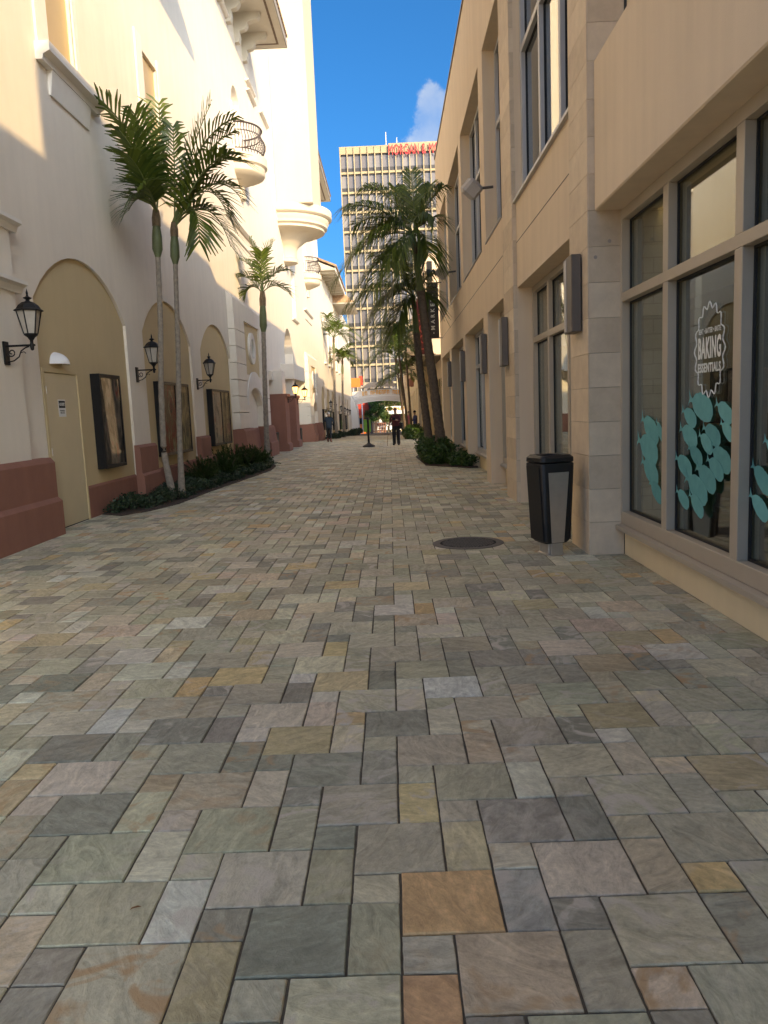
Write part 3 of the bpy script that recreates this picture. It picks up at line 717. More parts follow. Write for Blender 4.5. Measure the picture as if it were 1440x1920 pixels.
# entrance recess, piers, canopy block
MB().box(-6.42, -6.36, 31.5, 47.5, -0.3, 3.5).build('entrance_wall', G('white_stucco'), LB)
for y in (34.6, 38.8, 42.0):
    d = MB().box(-6.36, -6.33, y, y + 1.9, -0.2, 2.4).build('entrance_door', G('black_metal'), LB)
    MB().box(-6.33, -6.32, y + 0.08, y + 0.9, 0.1, 2.3).build('pane', G('upper_glass'), d)
    MB().box(-6.33, -6.32, y + 1.0, y + 1.82, 0.1, 2.3).build('pane', G('upper_glass'), d)
for y0, y1, zo in ((33.2, 34.4, 0), (36.8, 38.05, 0)):
    pr = MB().prism([(-5.25, -0.1), (-4.38, -0.1), (-4.38, 0.28), (-4.46, 0.36), (-4.46, 2.28), (-4.38, 2.36), (-4.38, 2.46), (-5.25, 2.46)], 'y', y0, y1).build('entrance_pier', G('brown_stucco'), LB)
    MB().box(-5.25, -4.56, y0 + 0.1, y1 - 0.1, 2.46, 3.45).build('pier_head', G('white_stucco'), pr)
MB().box(-5.3, -4.42, 36.6, 41.2, 3.22, 3.94).build('canopy_block', G('white_stucco'), LB, bevel=0.012)
MB().box(-5.3, -4.92, 32.9, 36.6, 3.05, 3.40).build('lintel', G('white_stucco'), LB, bevel=0.01)
# turret on its round corbel
MB().box(-5.06, -3.3, 38.5, 43.6, 11.6, 36).build('turret', G('cream_stucco'), LB, bevel=0.03)
prof = [(0.0, 11.66), (2.17, 11.66), (2.2, 11.62), (2.2, 11.30), (2.12, 11.22), (2.06, 11.20), (2.06, 11.10), (2.0, 11.0), (1.98, 10.92), (1.98, 10.84), (1.85, 10.76), (1.85, 10.66), (1.72, 10.60),
        (1.5, 10.56), (1.15, 10.42), (0.9, 10.22), (0.72, 10.0), (0.62, 9.82), (0.60, 9.6), (0.60, 9.46), (0.66, 9.42), (0.66, 9.24), (0.50, 9.18), (0.0, 9.1)]
MB().lathe([(r_ * (1.13 if z_ > 10.2 else 1.0), z_) for r_, z_ in prof], (-5.06, 40.75), 40, -math.pi / 2, math.pi / 2).build('turret_corbel', G('cream_stucco'), LB, smooth=True)
# eaves
def eave(y0, y1, z, xo, tiles=True, endcap=True):
    E_ = emp_part('eave', LB)
    MB().box(XL - 0.5, xo, y0, y1, z, z + 0.06).build('soffit', G('soffit'), E_)
    t = MB(); t.box(xo - 0.34, xo - 0.26, y0, y1 - 0.30, z - 0.012, z - 0.001); t.box(XL + 0.0, xo - 0.26, y1 - 0.38, y1 - 0.30, z - 0.0125, z - 0.0012)
    t.build('soffit_trim', G('roof_tile_dark'), E_)
    MB().box(xo, xo + 0.035, y0, y1, z - 0.02, z + 0.24).build('fascia', G('tower_side'), E_)
    MB().box(XL - 0.5, xo, y1, y1 + 0.03, z - 0.02, z + 0.22).build('fascia', G('trim_white'), E_)
    MB().face([(xo + 0.02, y0, z + 0.26), (xo + 0.02, y1, z + 0.26), (XL - 2.5, y1, z + 1.5), (XL - 2.5, y0, z + 1.5)]).build('roof_deck', G('roof_tile_dark'), E_)
    if tiles:
        t = MB(); n = int((y1 - y0) / 0.26)
        for i in range(n):
            y = y0 + (i + 0.5) * 0.26
            t.lathe([(0.095, 0), (0.085, 1)], (0, 0), 6, 0, math.pi) if False else None
            pts = []
            for k in range(7):
                a = math.pi * k / 6; pts.append((math.cos(a) * 0.105, math.sin(a) * 0.10))
            for k in range(6):
                (a0, b0), (a1, b1) = pts[k], pts[k + 1]
                t.face([(xo + 0.09, y + a0, z + 0.24 + b0), (xo + 0.09, y + a1, z + 0.24 + b1), (xo - 0.9, y + a1, z + 0.68 + b1), (xo - 0.9, y + a0, z + 0.68 + b0)])
        stuff(t.build('roof_tiles', G('roof_tile_dark'), E_))
    return E_
E1 = eave(20.0, 32.42, 15.9, -3.5)
E2 = eave(45.0, 55.0, 15.9, -3.52)
def bracket(y, z, E_):
    MB().prism([(XL, z - 1.0), (XL + 0.16, z - 0.98), (XL + 0.22, z - 0.80), (XL + 0.20, z - 0.62), (XL + 0.40, z - 0.56), (XL + 0.5, z - 0.44), (XL + 0.5, z - 0.34), (XL + 0.66, z - 0.28), (XL + 0.86, z - 0.24), (XL + 0.95, z - 0.14), (XL + 0.95, z - 0.001), (XL, z - 0.001)], 'y', y - 0.13, y + 0.13).build('eave_bracket', G('soffit'), E_)
for y in (25.2, 26.7, 28.2, 29.7, 31.2): bracket(y, 15.9, E1)
for y in (46, 47.6, 49.2, 50.8, 52.4, 54): bracket(y, 15.9, E2)
MB().box(-6, -2.35, 4, 18.8, 13.35, 13.6).build('roof_overhang', G('soffit'), LB)
# balconies
def balcony(yc, z):
    Bp = emp_part('balcony', LB); rr = 0.98
    prof = [(0, z), (rr, z), (rr + 0.02, z - 0.02), (rr + 0.02, z - 0.30), (rr - 0.06, z - 0.36), (rr - 0.07, z - 0.56), (rr - 0.12, z - 0.62), (rr * 0.7, z - 0.70), (0.28, z - 0.86), (0.16, z - 0.9), (0.16, z - 1.2), (0.2, z - 1.25), (0.2, z - 1.36), (0, z - 1.42)]
    MB().lathe(prof, (XL - 0.01, yc), 32, -math.pi / 2, math.pi / 2, sy=1.12).build('balcony_slab', G('cream_stucco'), Bp, smooth=True)
    rail = MB(); N_ = 26
    def ring(rad, zz, r):
        rail.tube([(XL + rad * math.cos(a), yc + rad * 1.12 * math.sin(a), zz) for a in [(-90 + 180 * k / N_) * math.pi / 180 for k in range(N_ + 1)]], r, 5)
    ring(0.86, z + 1.0, 0.032); ring(0.84, z + 0.16, 0.022); ring(0.82, z + 0.76, 0.018)
    rail.build('rail', G('iron'), Bp)
    bal = MB()
    for k in range(N_ + 1):
        a = (-90 + 180 * k / N_) * math.pi / 180
        pts = []
        for t in range(9):
            f = t / 8; bulge = 0.13 * math.sin(min(1, f * 1.5) * math.pi) * (1 if f < 0.667 else 0) - 0.03 * math.sin(max(0, (f - 0.667) / 0.333) * math.pi)
            rad = 0.84 + bulge; pts.append((XL + rad * math.cos(a), yc + rad * 1.12 * math.sin(a), z + 0.16 + 0.84 * f))
        bal.tube(pts, 0.014, 4, caps=False)
    for k in (3, 9, 17, 23):
        a = (-90 + 180 * k / N_) * math.pi / 180; bal.tube([(XL + 0.84 * math.cos(a), yc + 0.94 * math.sin(a), z), (XL + 0.84 * math.cos(a), yc + 0.94 * math.sin(a), z + 0.16)], 0.02, 4)
    bal.build('balusters', G('iron'), Bp)
    return Bp
b1 = balcony(28.95, 10.66); b2 = balcony(51.0, 10.35)
for o, bp_ in zip(bdoors, (b1, b2)):
    fill(MB(), TL(XL), o, 0.34).build('balcony_door', G('white_plastic'), bp_)
    MB().box(XL - 0.01, XL + 0.05, o['y0'] - 0.2, o['y0'], o['z0'], o['z1']).build('door_jamb', G('trim_white'), bp_); MB().box(XL - 0.01, XL + 0.05, o['y1'], o['y1'] + 0.2, o['z0'], o['z1']).build('door_jamb', G('trim_white'), bp_)
# door in the first arch
dr = MB().box(-5.16, -5.115, 11.44, 12.62, 0.015, 2.355).build('door', G('door_paint'), LB, bevel=0.004)
f = MB(); f.box(-5.16, -5.10, 11.36, 11.432, 0.0, 2.425); f.box(-5.16, -5.10, 12.628, 12.68, 0.0, 2.425); f.box(-5.16, -5.10, 11.432, 12.628, 2.363, 2.425)
f.build('door_frame', G('tan_stucco'), dr, bevel=0.004)
MB().box(-5.16, -5.116, 11.434, 12.626, 0.0, 0.013).build('door_gap', G('gasket'), dr)
for z in (0.25, 1.18, 2.1): MB().tube([(-5.108, 11.47, z - 0.055), (-5.108, 11.47, z + 0.055)], 0.009, 8).build('hinge', G('steel'), dr)
MB().box(-5.114, -5.111, 11.84, 12.10, 1.70, 1.965).build('notice', G('paper_white'), dr)
MB().box(-5.1108, -5.1098, 11.855, 12.085, 1.835, 1.945).build('notice_band', G('ink'), dr)
t = text_mesh('notice_lettering', 'NO ENTRY', 0.065, G('paper_white'), 0.0004, 0.19, dr, 0.0025)
t.rotation_euler = (R(90), 0, R(90)); t.location = (-5.1090, 11.97, 1.888)
t = text_mesh('notice_lettering', 'PREMISES\nPRIVATE', 0.034, G('ink'), 0.0004, 0.17, dr, 0.001)
t.rotation_euler = (R(90), 0, R(90)); t.location = (-5.1105, 11.97, 1.775)
dr.location.x += 0.047
# half-dome wall light
dome = MB(); n, m2 = 14, 7
for i in range(n):
    for j in range(m2):
        def S(i_, j_):
            a = -math.pi / 2 + math.pi * i_ / n; e = (math.pi / 2) * j_ / m2
            return (-5.145 + 0.24 * math.cos(a) * math.cos(e), 12.0 + 0.235 * math.sin(a) * math.cos(e), 2.50 + 0.19 * math.sin(e))
        dome.face([S(i, j), S(i + 1, j), S(i + 1, j + 1), S(i, j + 1)])
wl = dome.build('wall_light', G('white_plastic'), None, smooth=True)
tag(wl, 'white half-dome wall light fixed above the tan service door', 'wall light')
# gable wing further on
FW = root('far_wing', (XL, 80, gz(80)))
tag(FW, 'far cream wing with a row of arches and tiled gable roof overhanging the lane', 'building')
far_arch = [dict(y0=c - 1.7, y1=c + 1.7, z0=-3, z1=3.0 + gz(c) * 0.6, rise=0.85, d=0.1) for c in (59.5, 64.5, 69.5, 78.5, 83.5, 88.5, 93.5)]
far_win = [dict(y0=c - 0.5, y1=c + 0.5, z0=5.6, z1=9.4, d=0.25) for c in (63, 67, 71, 76, 80)]
mb = MB(); wall(mb, TL(XL), 57.02, 104, -3, 12.6, far_arch + far_win)
mb.face([(XL, 57.02, -3), (-9, 57.02, -3), (-9, 57.02, 12.6), (XL, 57.02, 12.6)])
mb.face([(XL, 57.02, 12.6), (-9, 57.02, 12.6), (-9, 104, 12.6), (XL, 104, 12.6)])
mb.build('wall', G('white_stucco'), FW)
for a in far_arch: fill(MB(), TL(XL), a, 0.1).build('arch_panel', G('tan_stucco'), FW)
for a in far_win:
    p = fill(MB(), TL(XL), a, 0.2).build('window', G('white_plastic'), FW)
    MB().box(XL, XL + 0.15, a['y0'] - 0.3, a['y1'] + 0.3, a['z0'] - 0.15, a['z0'] - 0.01).build('sill', G('trim_white'), p)
MB().prism([(XL + 0.001, -3), (XL + 0.09, -3), (XL + 0.09, 0.3), (XL + 0.001, 0.3)], 'y', 57.1, 58).build('plinth', G('brown_stucco'), FW)
MB().box(-9, -3.85, 62, 75, 12.6, 12.68).build('soffit', G('soffit'), FW)
MB().box(-3.85, -3.8, 62, 75, 12.5, 12.85).build('fascia', G('trim_white'), FW)
MB().prism([(-3.75, 12.66), (-9, 12.66), (-9, 14.9)], 'y', 62.0, 62.12).build('gable', G('cream_stucco'), FW)
MB().prism([(-3.7, 12.80), (-9, 15.06), (-9, 15.2), (-3.7, 12.95)], 'y', 61.85, 75).build('roof', G('roof_tile'), FW)
for k in range(9): MB().box(XL, -3.95, 62.6 + k * 1.4, 62.85 + k * 1.4, 12.42, 12.6).build('rafter', G('soffit'), FW)
MB().box(-5.4, -4.85, 58.0, 58.6, 12.61, 14.3).build('chimney', G('trim_white'), FW); MB().box(-5.45, -4.8, 57.95, 58.65, 14.3, 14.5).build('chimney_cap', G('trim_white'), FW)
MB().box(-7, -3.7, 76.0, 82, 5.2, 11.6).build('corner_block', G('white_stucco'), FW) if False else None
MB().prism([(-7, 11.9), (-3.0, 11.9), (-3.9, 12.7), (-6, 12.7)], 'y', 75.2, 84).build('hip_roof', G('roof_tile'), FW)
MB().box(-7, -3.05, 75.25, 84, 11.8, 11.9).build('hip_soffit', G('soffit'), FW)

# ---------------------------------------------------------------- poster cases
def poster_case(y0, y1, z0, z1, art, label, n=1, zo=0.0):
    P = root('poster_case', (-5.1, (y0 + y1) / 2, z0 + zo)); z0 += zo; z1 += zo
    MB().box(-5.148, -4.972, y0, y1, z0, z1).build('case_body', G('black_metal'), P, bevel=0.006)
    w_ = (y1 - y0) / n
    for i in range(n):
        a, b = y0 + i * w_, y0 + (i + 1) * w_
        MB().box(-4.972, -4.966, a + 0.055, b - 0.055, z0 + 0.07, z1 - 0.07).build('poster', G(art[i]), P)
        fr = MB(); t = 0.05
        fr.box(-4.972, -4.945, a, a + t, z0, z1); fr.box(-4.972, -4.945, b - t, b, z0, z1); fr.box(-4.972, -4.945, a + t, b - t, z0, z0 + 0.06); fr.box(-4.972, -4.945, a + t, b - t, z1 - 0.06, z1)
        fr.build('door_frame', G('black_metal'), P, bevel=0.003)
        MB().face([(-4.955, a + t, z0 + 0.06), (-4.955, b - t, z0 + 0.06), (-4.955, b - t, z1 - 0.06), (-4.955, a + t, z1 - 0.06)]).build('glass', G('case_glass'), P)
    tag(P, label, 'poster case'); return P
poster_case(13.3, 14.33, 0.78, 2.42, ['poster_dark'], 'black framed poster case with a dark film poster between service door and lantern')
poster_case(16.85, 19.2, 0.78, 2.42, ['poster_red', 'poster_amber'], 'black double poster case with red and amber posters behind the twin palm trunks', 2)
poster_case(21.7, 24.05, 0.78, 2.38, ['poster_pale', 'poster_amber'], 'black double poster case with pale wrinkled posters above the ferny shrub', 2)
for i, (c, lab) in enumerate(((59.5, 'narrow black poster case in the first small arch past the rusticated portal'), (64.5, 'black poster case behind the man in the dark jacket'), (69.5, 'black poster case in the third far arch'),
                            (78.5, 'far black poster case beyond the second leaning palm'), (83.5, 'far black poster case under the distant wall lanterns'), (88.5, 'last black poster case toward the white street arch'))):
    poster_case(c - 1.15, c + 1.15, 0.72, 2.3, [['poster_pale', 'poster_amber'], ['poster_amber', 'poster_pale']][i % 2], lab, 2, gz(c))

# ---------------------------------------------------------------- wall lanterns
def lantern(lit=False):
    L_ = empty('wall_lantern')
    MB().box(0, 0.03, -0.06, 0.06, -0.27, 0.03).build('wall_plate', G('black_metal'), L_, bevel=0.006)
    a = MB(); a.tube([(0.02, 0, -0.03), (0.40, 0, -0.03)], 0.014, 8)
    sp = []
    for k in range(22):
        t = k / 21; an = math.pi * 2.6 * t; r_ = 0.055 * (1 - 0.75 * t)
        sp.append((0.085 + r_ * math.cos(an + math.pi), 0, -0.115 + r_ * math.sin(an + math.pi)))
    a.tube(sp, 0.008, 5)
    a.tube([(0.03, 0, -0.235), (0.11, 0, -0.22), (0.18, 0, -0.17), (0.21, 0, -0.10), (0.27, 0, -0.06), (0.32, 0, -0.045)], 0.009, 5)
    a.tube([(0.20, 0, -0.12), (0.25, 0, -0.11), (0.27, 0, -0.13)], 0.006, 5)
    a.build('scroll_arm', G('black_metal'), L_)
    MB().lathe([(0, -0.10), (0.02, -0.09), (0.024, -0.06), (0.03, -0.03), (0.02, 0.0), (0.022, 0.03), (0.05, 0.07), (0.085, 0.095), (0.088, 0.115), (0, 0.115)], (0.36, 0), 12).build('cup', G('black_metal'), L_, smooth=True)
    cage = MB(); H0, H1, r0, r1 = 0.11, 0.40, 0.082, 0.148
    for k in range(6):
        an = math.pi / 6 + k * math.pi / 3
        cage.tube([(0.36 + r0 * math.cos(an), r0 * math.sin(an), H0), (0.36 + r1 * math.cos(an), r1 * math.sin(an), H1)], 0.009, 5)
    cage.build('cage', G('black_metal'), L_)
    for k in range(6):
        a0 = math.pi / 6 + k * math.pi / 3; a1 = a0 + math.pi / 3; s = 0.955
        MB().face([(0.36 + r0 * s * math.cos(a0), r0 * s * math.sin(a0), H0), (0.36 + r0 * s * math.cos(a1), r0 * s * math.sin(a1), H0),
                   (0.36 + r1 * s * math.cos(a1), r1 * s * math.sin(a1), H1), (0.36 + r1 * s * math.cos(a0), r1 * s * math.sin(a0), H1)]).build('pane', G('lamp_lit' if lit else 'lamp_glass'), L_)
    MB().lathe([(0.165, 0.395), (0.178, 0.40), (0.18, 0.41), (0.15, 0.43), (0.12, 0.475), (0.075, 0.51), (0.03, 0.525), (0.02, 0.54), (0.05, 0.56), (0.055, 0.568), (0.02, 0.585), (0.012, 0.60), (0.014, 0.63), (0.006, 0.66), (0, 0.685)], (0.36, 0), 6, math.pi / 6, math.pi / 6 + 2 * math.pi).build('roof', G('black_metal'), L_)
    return L_
base_l = lantern(); lit_l = lantern(True)
LN = [((-4.96, 10.13, 2.65), 'black wall lantern on the wide pilaster beside the tan service door'), ((XL, 15.62, 2.62), 'black wall lantern between the single poster case and the twin palms'),
      ((XL, 20.5, 2.60), 'black wall lantern on the pier between the two double poster cases')]
for i, (p, lab) in enumerate(LN):
    o = base_l if i == 0 else copy_tree(base_l)
    o.location = p; tag(o, lab, 'lantern', 'wall lanterns of the cinema')
for i, y in enumerate((62.0, 67.0, 75.0, 81.0, 86.0, 91.0)):
    o = copy_tree(base_l); o.location = (XL, y, 2.45 + gz(y)); tag(o, 'small black wall lantern between the far arches', 'lantern', 'far wall lanterns')
for i, (p, lab) in enumerate((((-4.45, 34.0, 2.35), 'glowing amber wall lantern on the first brown entrance pier'), ((-4.45, 37.6, 2.30), 'glowing pale wall lantern on the second brown entrance pier'))):
    o = lit_l if i == 0 else copy_tree(lit_l)
    o.location = p; tag(o, lab, 'lantern', 'lit lanterns at the entrance')

# ================================================================ RIGHT: shop building
RB = root('shop_building', (2.03, 12, 0))
tag(RB, 'beige two-storey shop building with limestone pillars and tall metal-framed windows', 'building')
TH = 0.347
def window(y0, y1, z0, z1, X, muls, trans, fm='frame_bronze', gm='shop_glass', fw=0.07, dp=0.13, mw=0.1):
    """frame between openings; face at X, glass behind"""
    f = MB()
    f.box(X, X + dp, y0, y0 + fw, z0, z1); f.box(X, X + dp, y1 - fw, y1, z0, z1)
    f.box(X + 0.002, X + dp, y0 + fw, y1 - fw, z0, z0 + fw * 1.3); f.box(X + 0.002, X + dp, y0 + fw, y1 - fw, z1 - fw, z1)
    for t in trans: f.box(X + 0.002, X + dp, y0 + fw, y1 - fw, t - 0.045, t + 0.045)
    zs = [z0 + fw * 1.3] + [q for t in trans for q in (t - 0.045, t + 0.045)] + [z1 - fw]
    for m in muls:
        for a, b in zip(zs[::2], zs[1::2]): f.box(X + 0.004, X + dp, m - mw / 2, m + mw / 2, a, b)
    o = f.build('window', G(fm), RB, bevel=0.004)
    ys = [y0 + fw] + [q for m in sorted(muls) for q in (m - mw / 2, m + mw / 2)] + [y1 - fw]
    gk = MB()
    for a, b in zip(ys[::2], ys[1::2]):
        for c, d in zip(zs[::2], zs[1::2]):
            MB().box(X + dp * 0.62, X + dp * 0.62 + 0.008, a, b, c, d).build('pane', G(gm), o)
            q = 0.018; xa, xb = X + dp * 0.5, X + dp * 0.61
            gk.box(xa, xb, a, a + q, c, d); gk.box(xa, xb, b - q, b, c, d); gk.box(xa, xb, a + q, b - q, c, c + q); gk.box(xa, xb, a + q, b - q, d - q, d)
    gk.build('gasket', G('gasket'), o)
    return o
# ground and upper walls
mb = MB()
mb.box(2.40, 2.75, -4.0, 7.95, 0, 0.27)
mb.build('base_wall', G('yellow_stucco'), RB)
MB().box(2.10, 2.75, -4.0, 7.945, 3.46, 4.85).build('header', G('beige_stucco'), RB, bevel=0.012)
MB().box(2.42, 2.8, -4.0, 7.95, 4.84, 10.68).build('upper_wall', G('yellow_stucco'), RB)
mb = MB().prism([(2.30, 0.275), (2.30, 0.315), (2.36, 0.325), (2.52, 0.325), (2.52, 0.275)], 'y', -4.0, 7.947); mb.build('sill', G('frame_bronze'), RB)
o = window(2.3, 8.02, 0.327, 3.459, 2.36, [6.71, 5.33, 3.95], [2.615], fw=0.10, dp=0.16, mw=0.12)
MB().box(2.36, 2.75, -4.0, 2.29, 0.33, 3.459).build('shop_wall', G('yellow_stucco'), RB)
gro = [(13.62, 15.8), (16.5, 20.4), (21.05, 24.9), (25.6, 29.4)]
ops = []
for a, b in gro:
    ops.append(dict(y0=a, y1=b, z0=-0.05, z1=3.43, d=0.33)); ops.append(dict(y0=a, y1=b, z0=4.75, z1=8.34, d=0.33))
mb = MB(); wall(mb, TR(2.03), 13.56, 29.95, -0.05, 10.68, ops)
mb.face([(2.03, 29.95, -0.05), (9, 29.95, -0.05), (9, 29.95, 10.68), (2.03, 29.95, 10.68)])
mb.build('wall', G('beige_stucco'), RB)
mb = MB(); wall(mb, TR(2.10), 8.73, 12.6, -0.05, 10.68, [dict(y0=8.73, y1=12.6, z0=-0.05, z1=3.43, d=0.3), dict(y0=8.73, y1=12.6, z0=4.72, z1=8.34, d=0.3)])
mb.build('spandrel', G('beige_stucco'), RB)
MB().box(2.0, 9, -4.0, 29.97, 10.68, 10.74).build('coping', G('bronze'), RB)
MB().box(2.026, 2.0295, 13.6, 29.93, 4.115, 4.125).build('joint', G('groove'), RB)
MB().box(2.0965, 2.0995, 8.75, 12.58, 4.115, 4.125).build('joint', G('groove'), RB)
MB().box(8.9, 9, -4.0, 29.9, -0.05, 10.68).build('rear_wall', G('beige_stucco'), RB)
MB().box(2.0, 9, -4.1, -4.0, -0.05, 10.7).build('rear_wall', G('beige_stucco'), RB)
MB().prism([(0.0, 10.7), (0.0, 12.98), (3.2, 12.98), (4.5, 12.6), (5.5, 12.05), (10.8, 11.9), (10.8, 10.7)], 'x', 3.05, 6).build('roof_shadow_block', G('beige_stucco'), RB)  # unseen block, added to raise and curve the shadow edge on the opposite wall
# pillars with limestone tiles
def tile_mesh(dx, dy, dz):
    m_ = MB().box(0, dx, 0, dy, 0, dz).build('tile', G('lime_tile'), None, bevel=0.0015); me = m_.data; bpy.data.objects.remove(m_); return me
def pillar(y0, y1, xback):
    core = MB().box(2.047, xback + 0.2, y0 + 0.015, y1, -0.05, 10.68).build('pillar', G('groove'), RB)
    a = tile_mesh(xback - 2.032, 0.0145, TH - 0.003); b = tile_mesh(0.0145, y1 - y0 - 0.001, TH - 0.003)
    k = 0
    while k * TH < 10.6:
        for me, loc in ((a, (2.0455, y0, k * TH)), (b, (2.031, y0 + 0.0005, k * TH))):
            o_ = bpy.data.objects.new('tile', me); COL.objects.link(o_); o_.location = loc; o_.parent = core
        k += 1
pillar(7.955, 8.725, 2.38); pillar(12.605, 13.555, 2.38)
for x, z in ((2.11, 3.02), (2.25, 3.17)):
    MB().tube([(x, 7.9535, z), (x, 7.9548, z)], 0.018, 14).build('plug', G('canvas_grey'), RB)
# windows
window(8.735, 12.595, 0.43, 3.425, 2.33, [11.4, 10.15], [2.6], fw=0.09)
MB().box(2.37, 2.7, 8.73, 12.6, 0, 0.36).build('base_wall', G('yellow_stucco'), RB)
MB().prism([(2.27, 0.36), (2.27, 0.40), (2.34, 0.425), (2.5, 0.425), (2.5, 0.36)], 'y', 8.73, 12.6).build('sill', G('sill_stone'), RB)
window(8.735, 12.595, 4.76, 8.335, 2.20, [11.15, 9.9], [6.93], 'silver_frame', 'upper_glass', fw=0.1)
MB().box(2.05, 2.3, 8.735, 12.595, 4.715, 4.755).build('sill', G('silver_frame'), RB)
for i, (a, b) in enumerate(gro):
    c = (a + b) / 2
    ms = [c] if b - a < 3 else [a + (b - a) * 0.36, a + (b - a) * 0.68]
    window(a + 0.005, b - 0.005, 0.43, 3.425, 2.28, ms, [2.6], 'frame_bronze' if i == 0 else 'silver_frame', 'shop_glass', fw=0.08)
    window(a + 0.005, b - 0.005, 4.79, 8.335, 2.26, ms, [6.93], 'silver_frame', 'upper_glass', fw=0.09)
    MB().box(2.33, 2.6, a, b, -0.05, 0.36).build('base_wall', G('yellow_stucco'), RB)
    MB().prism([(2.22, 0.36), (2.22, 0.40), (2.29, 0.425), (2.45, 0.425), (2.45, 0.36)], 'y', a + 0.004, b - 0.004).build('sill', G('sill_stone'), RB)
    MB().box(2.015, 2.36, a + 0.004, b - 0.004, 4.752, 4.785).build('sill', G('frame_side'), RB)
# inside of the shop
m_, N, L, b_ = newmat('shop_tile')
br = N.new('ShaderNodeTexBrick'); br.inputs['Color1'].default_value = (0.42, 0.37, 0.27, 1); br.inputs['Color2'].default_value = (0.38, 0.34, 0.25, 1); br.inputs['Mortar'].default_value = (0.2, 0.17, 0.12, 1)
br.inputs['Scale'].default_value = 1; br.inputs['Brick Width'].default_value = 0.3; br.inputs['Row Height'].default_value = 0.15; br.inputs['Mortar Size'].default_value = 0.006
g_ = N.new('ShaderNodeNewGeometry'); sp_ = N.new('ShaderNodeSeparateXYZ'); cb_ = N.new('ShaderNodeCombineXYZ')
L.new(g_.outputs['Position'], sp_.inputs[0]); L.new(sp_.outputs[0], cb_.inputs[0]); L.new(sp_.outputs[2], cb_.inputs[1]); L.new(cb_.outputs[0], br.inputs['Vector']); L.new(br.outputs[0], b_.inputs['Base Color'])
MB().box(2.60, 2.93, 7.99, 8.05, 0, 3.6).build('interior_partition', G('shop_tile'), RB)
MB().box(2.55, 8.8, -3.9, 29.8, -0.04, 0.02).build('interior_floor', G('interior_wood'), RB)
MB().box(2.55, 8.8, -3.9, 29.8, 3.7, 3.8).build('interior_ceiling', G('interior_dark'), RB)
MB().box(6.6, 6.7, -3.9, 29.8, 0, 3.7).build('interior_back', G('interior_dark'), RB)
MB().box(2.62, 2.66, 13.7, 29.4, 0.4, 3.6).build('blind', G('interior_pale'), RB)
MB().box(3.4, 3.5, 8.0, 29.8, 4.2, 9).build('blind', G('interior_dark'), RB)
for (y0, y1, x, z, mname) in ((5.9, 7.4, 5.2, 2.2, 'interior_wood'), (3.4, 5.2, 5.4, 1.5, 'interior_pale'), (9.2, 10.6, 4.4, 1.9, 'interior_wood')):
    sh = root('shop_shelf', (x, (y0 + y1) / 2, 0.02))
    s_ = MB(); s_.box(x, x + 0.4, y0, y0 + 0.04, 0.02, z); s_.box(x, x + 0.4, y1 - 0.04, y1, 0.02, z); s_.box(x + 0.37, x + 0.4, y0 + 0.04, y1 - 0.04, 0.02, z)
    s_.build('carcass', G(mname), sh)
    for k in range(5): MB().box(x, x + 0.37, y0 + 0.04, y1 - 0.04, 0.1 + k * (z - 0.2) / 4, 0.14 + k * (z - 0.2) / 4).build('shelf', G(mname), sh)
    tag(sh, {5.2: 'tall dark wooden shelf inside the baking shop', 5.4: 'low pale shelf unit inside the baking shop', 4.4: 'wooden shelf behind the window beside the litter bin'}[x], 'shelf')
for i, (x, y, z) in enumerate(((2.75, 7.75, 3.62), (4.9, 6.2, 2.75), (4.2, 6.9, 2.55), (5.6, 8.4 - 1.2, 2.5), (3.9, 5.15, 2.55), (5.0, 5.7, 2.2))):  # first bulb is added, hidden behind the head rail to light the partition
    pb = root('pendant_bulb', (x, y, z))
    MB().lathe([(0, -0.06), (0.04, -0.045), (0.06, 0), (0.04, 0.045), (0.015, 0.06), (0, 0.06)], (x, y), 12).build('bulb', G('bulb'), pb, loc=(0, 0, z), smooth=True)
    MB().tube([(x, y, z + 0.06), (x, y, 3.7)], 0.006, 5).build('cord', G('black_metal'), pb)
    tag(pb, 'small lit pendant bulb hanging inside the baking shop', 'lamp', 'pendant bulbs in the shop')
# window lettering and fish decals
XG = 2.445
dec = empty('window_decal', (XG, 5.98, 1.95)); tag(dec, 'white scalloped BAKING ESSENTIALS emblem on the shop window', 'decal')
def txt(s, y, z, size, width, bold=0.0):
    t = text_mesh('lettering', s, size, G('letter_white'), 0.0005, width, dec, bold)
    t.rotation_euler = (R(90), 0, R(-90)); t.location = (0, y, z)
    return t
txt('BEAT • BATTER • BASTE', 0, 0.145, 0.055, 0.40, 0.001)
txt('BAKING', 0, 0.01, 0.215, 0.42, 0.008)
txt('ESSENTIALS', 0, -0.135, 0.095, 0.42, 0.003)
sc_ = MB(); n = 16; pts = []
for k in range(n * 6 + 1):
    a = 2 * math.pi * k / (n * 6); wob = 1 + 0.075 * math.cos(n * a)
    pts.append((0, 0.265 * math.cos(a) * wob, 0.335 * math.sin(a) * wob))
sc_.tube(pts, 0.0055, 4, caps=False); sc_.build('scalloped_border', G('letter_white'), dec)
fr = random.Random(5)
FN = [0]
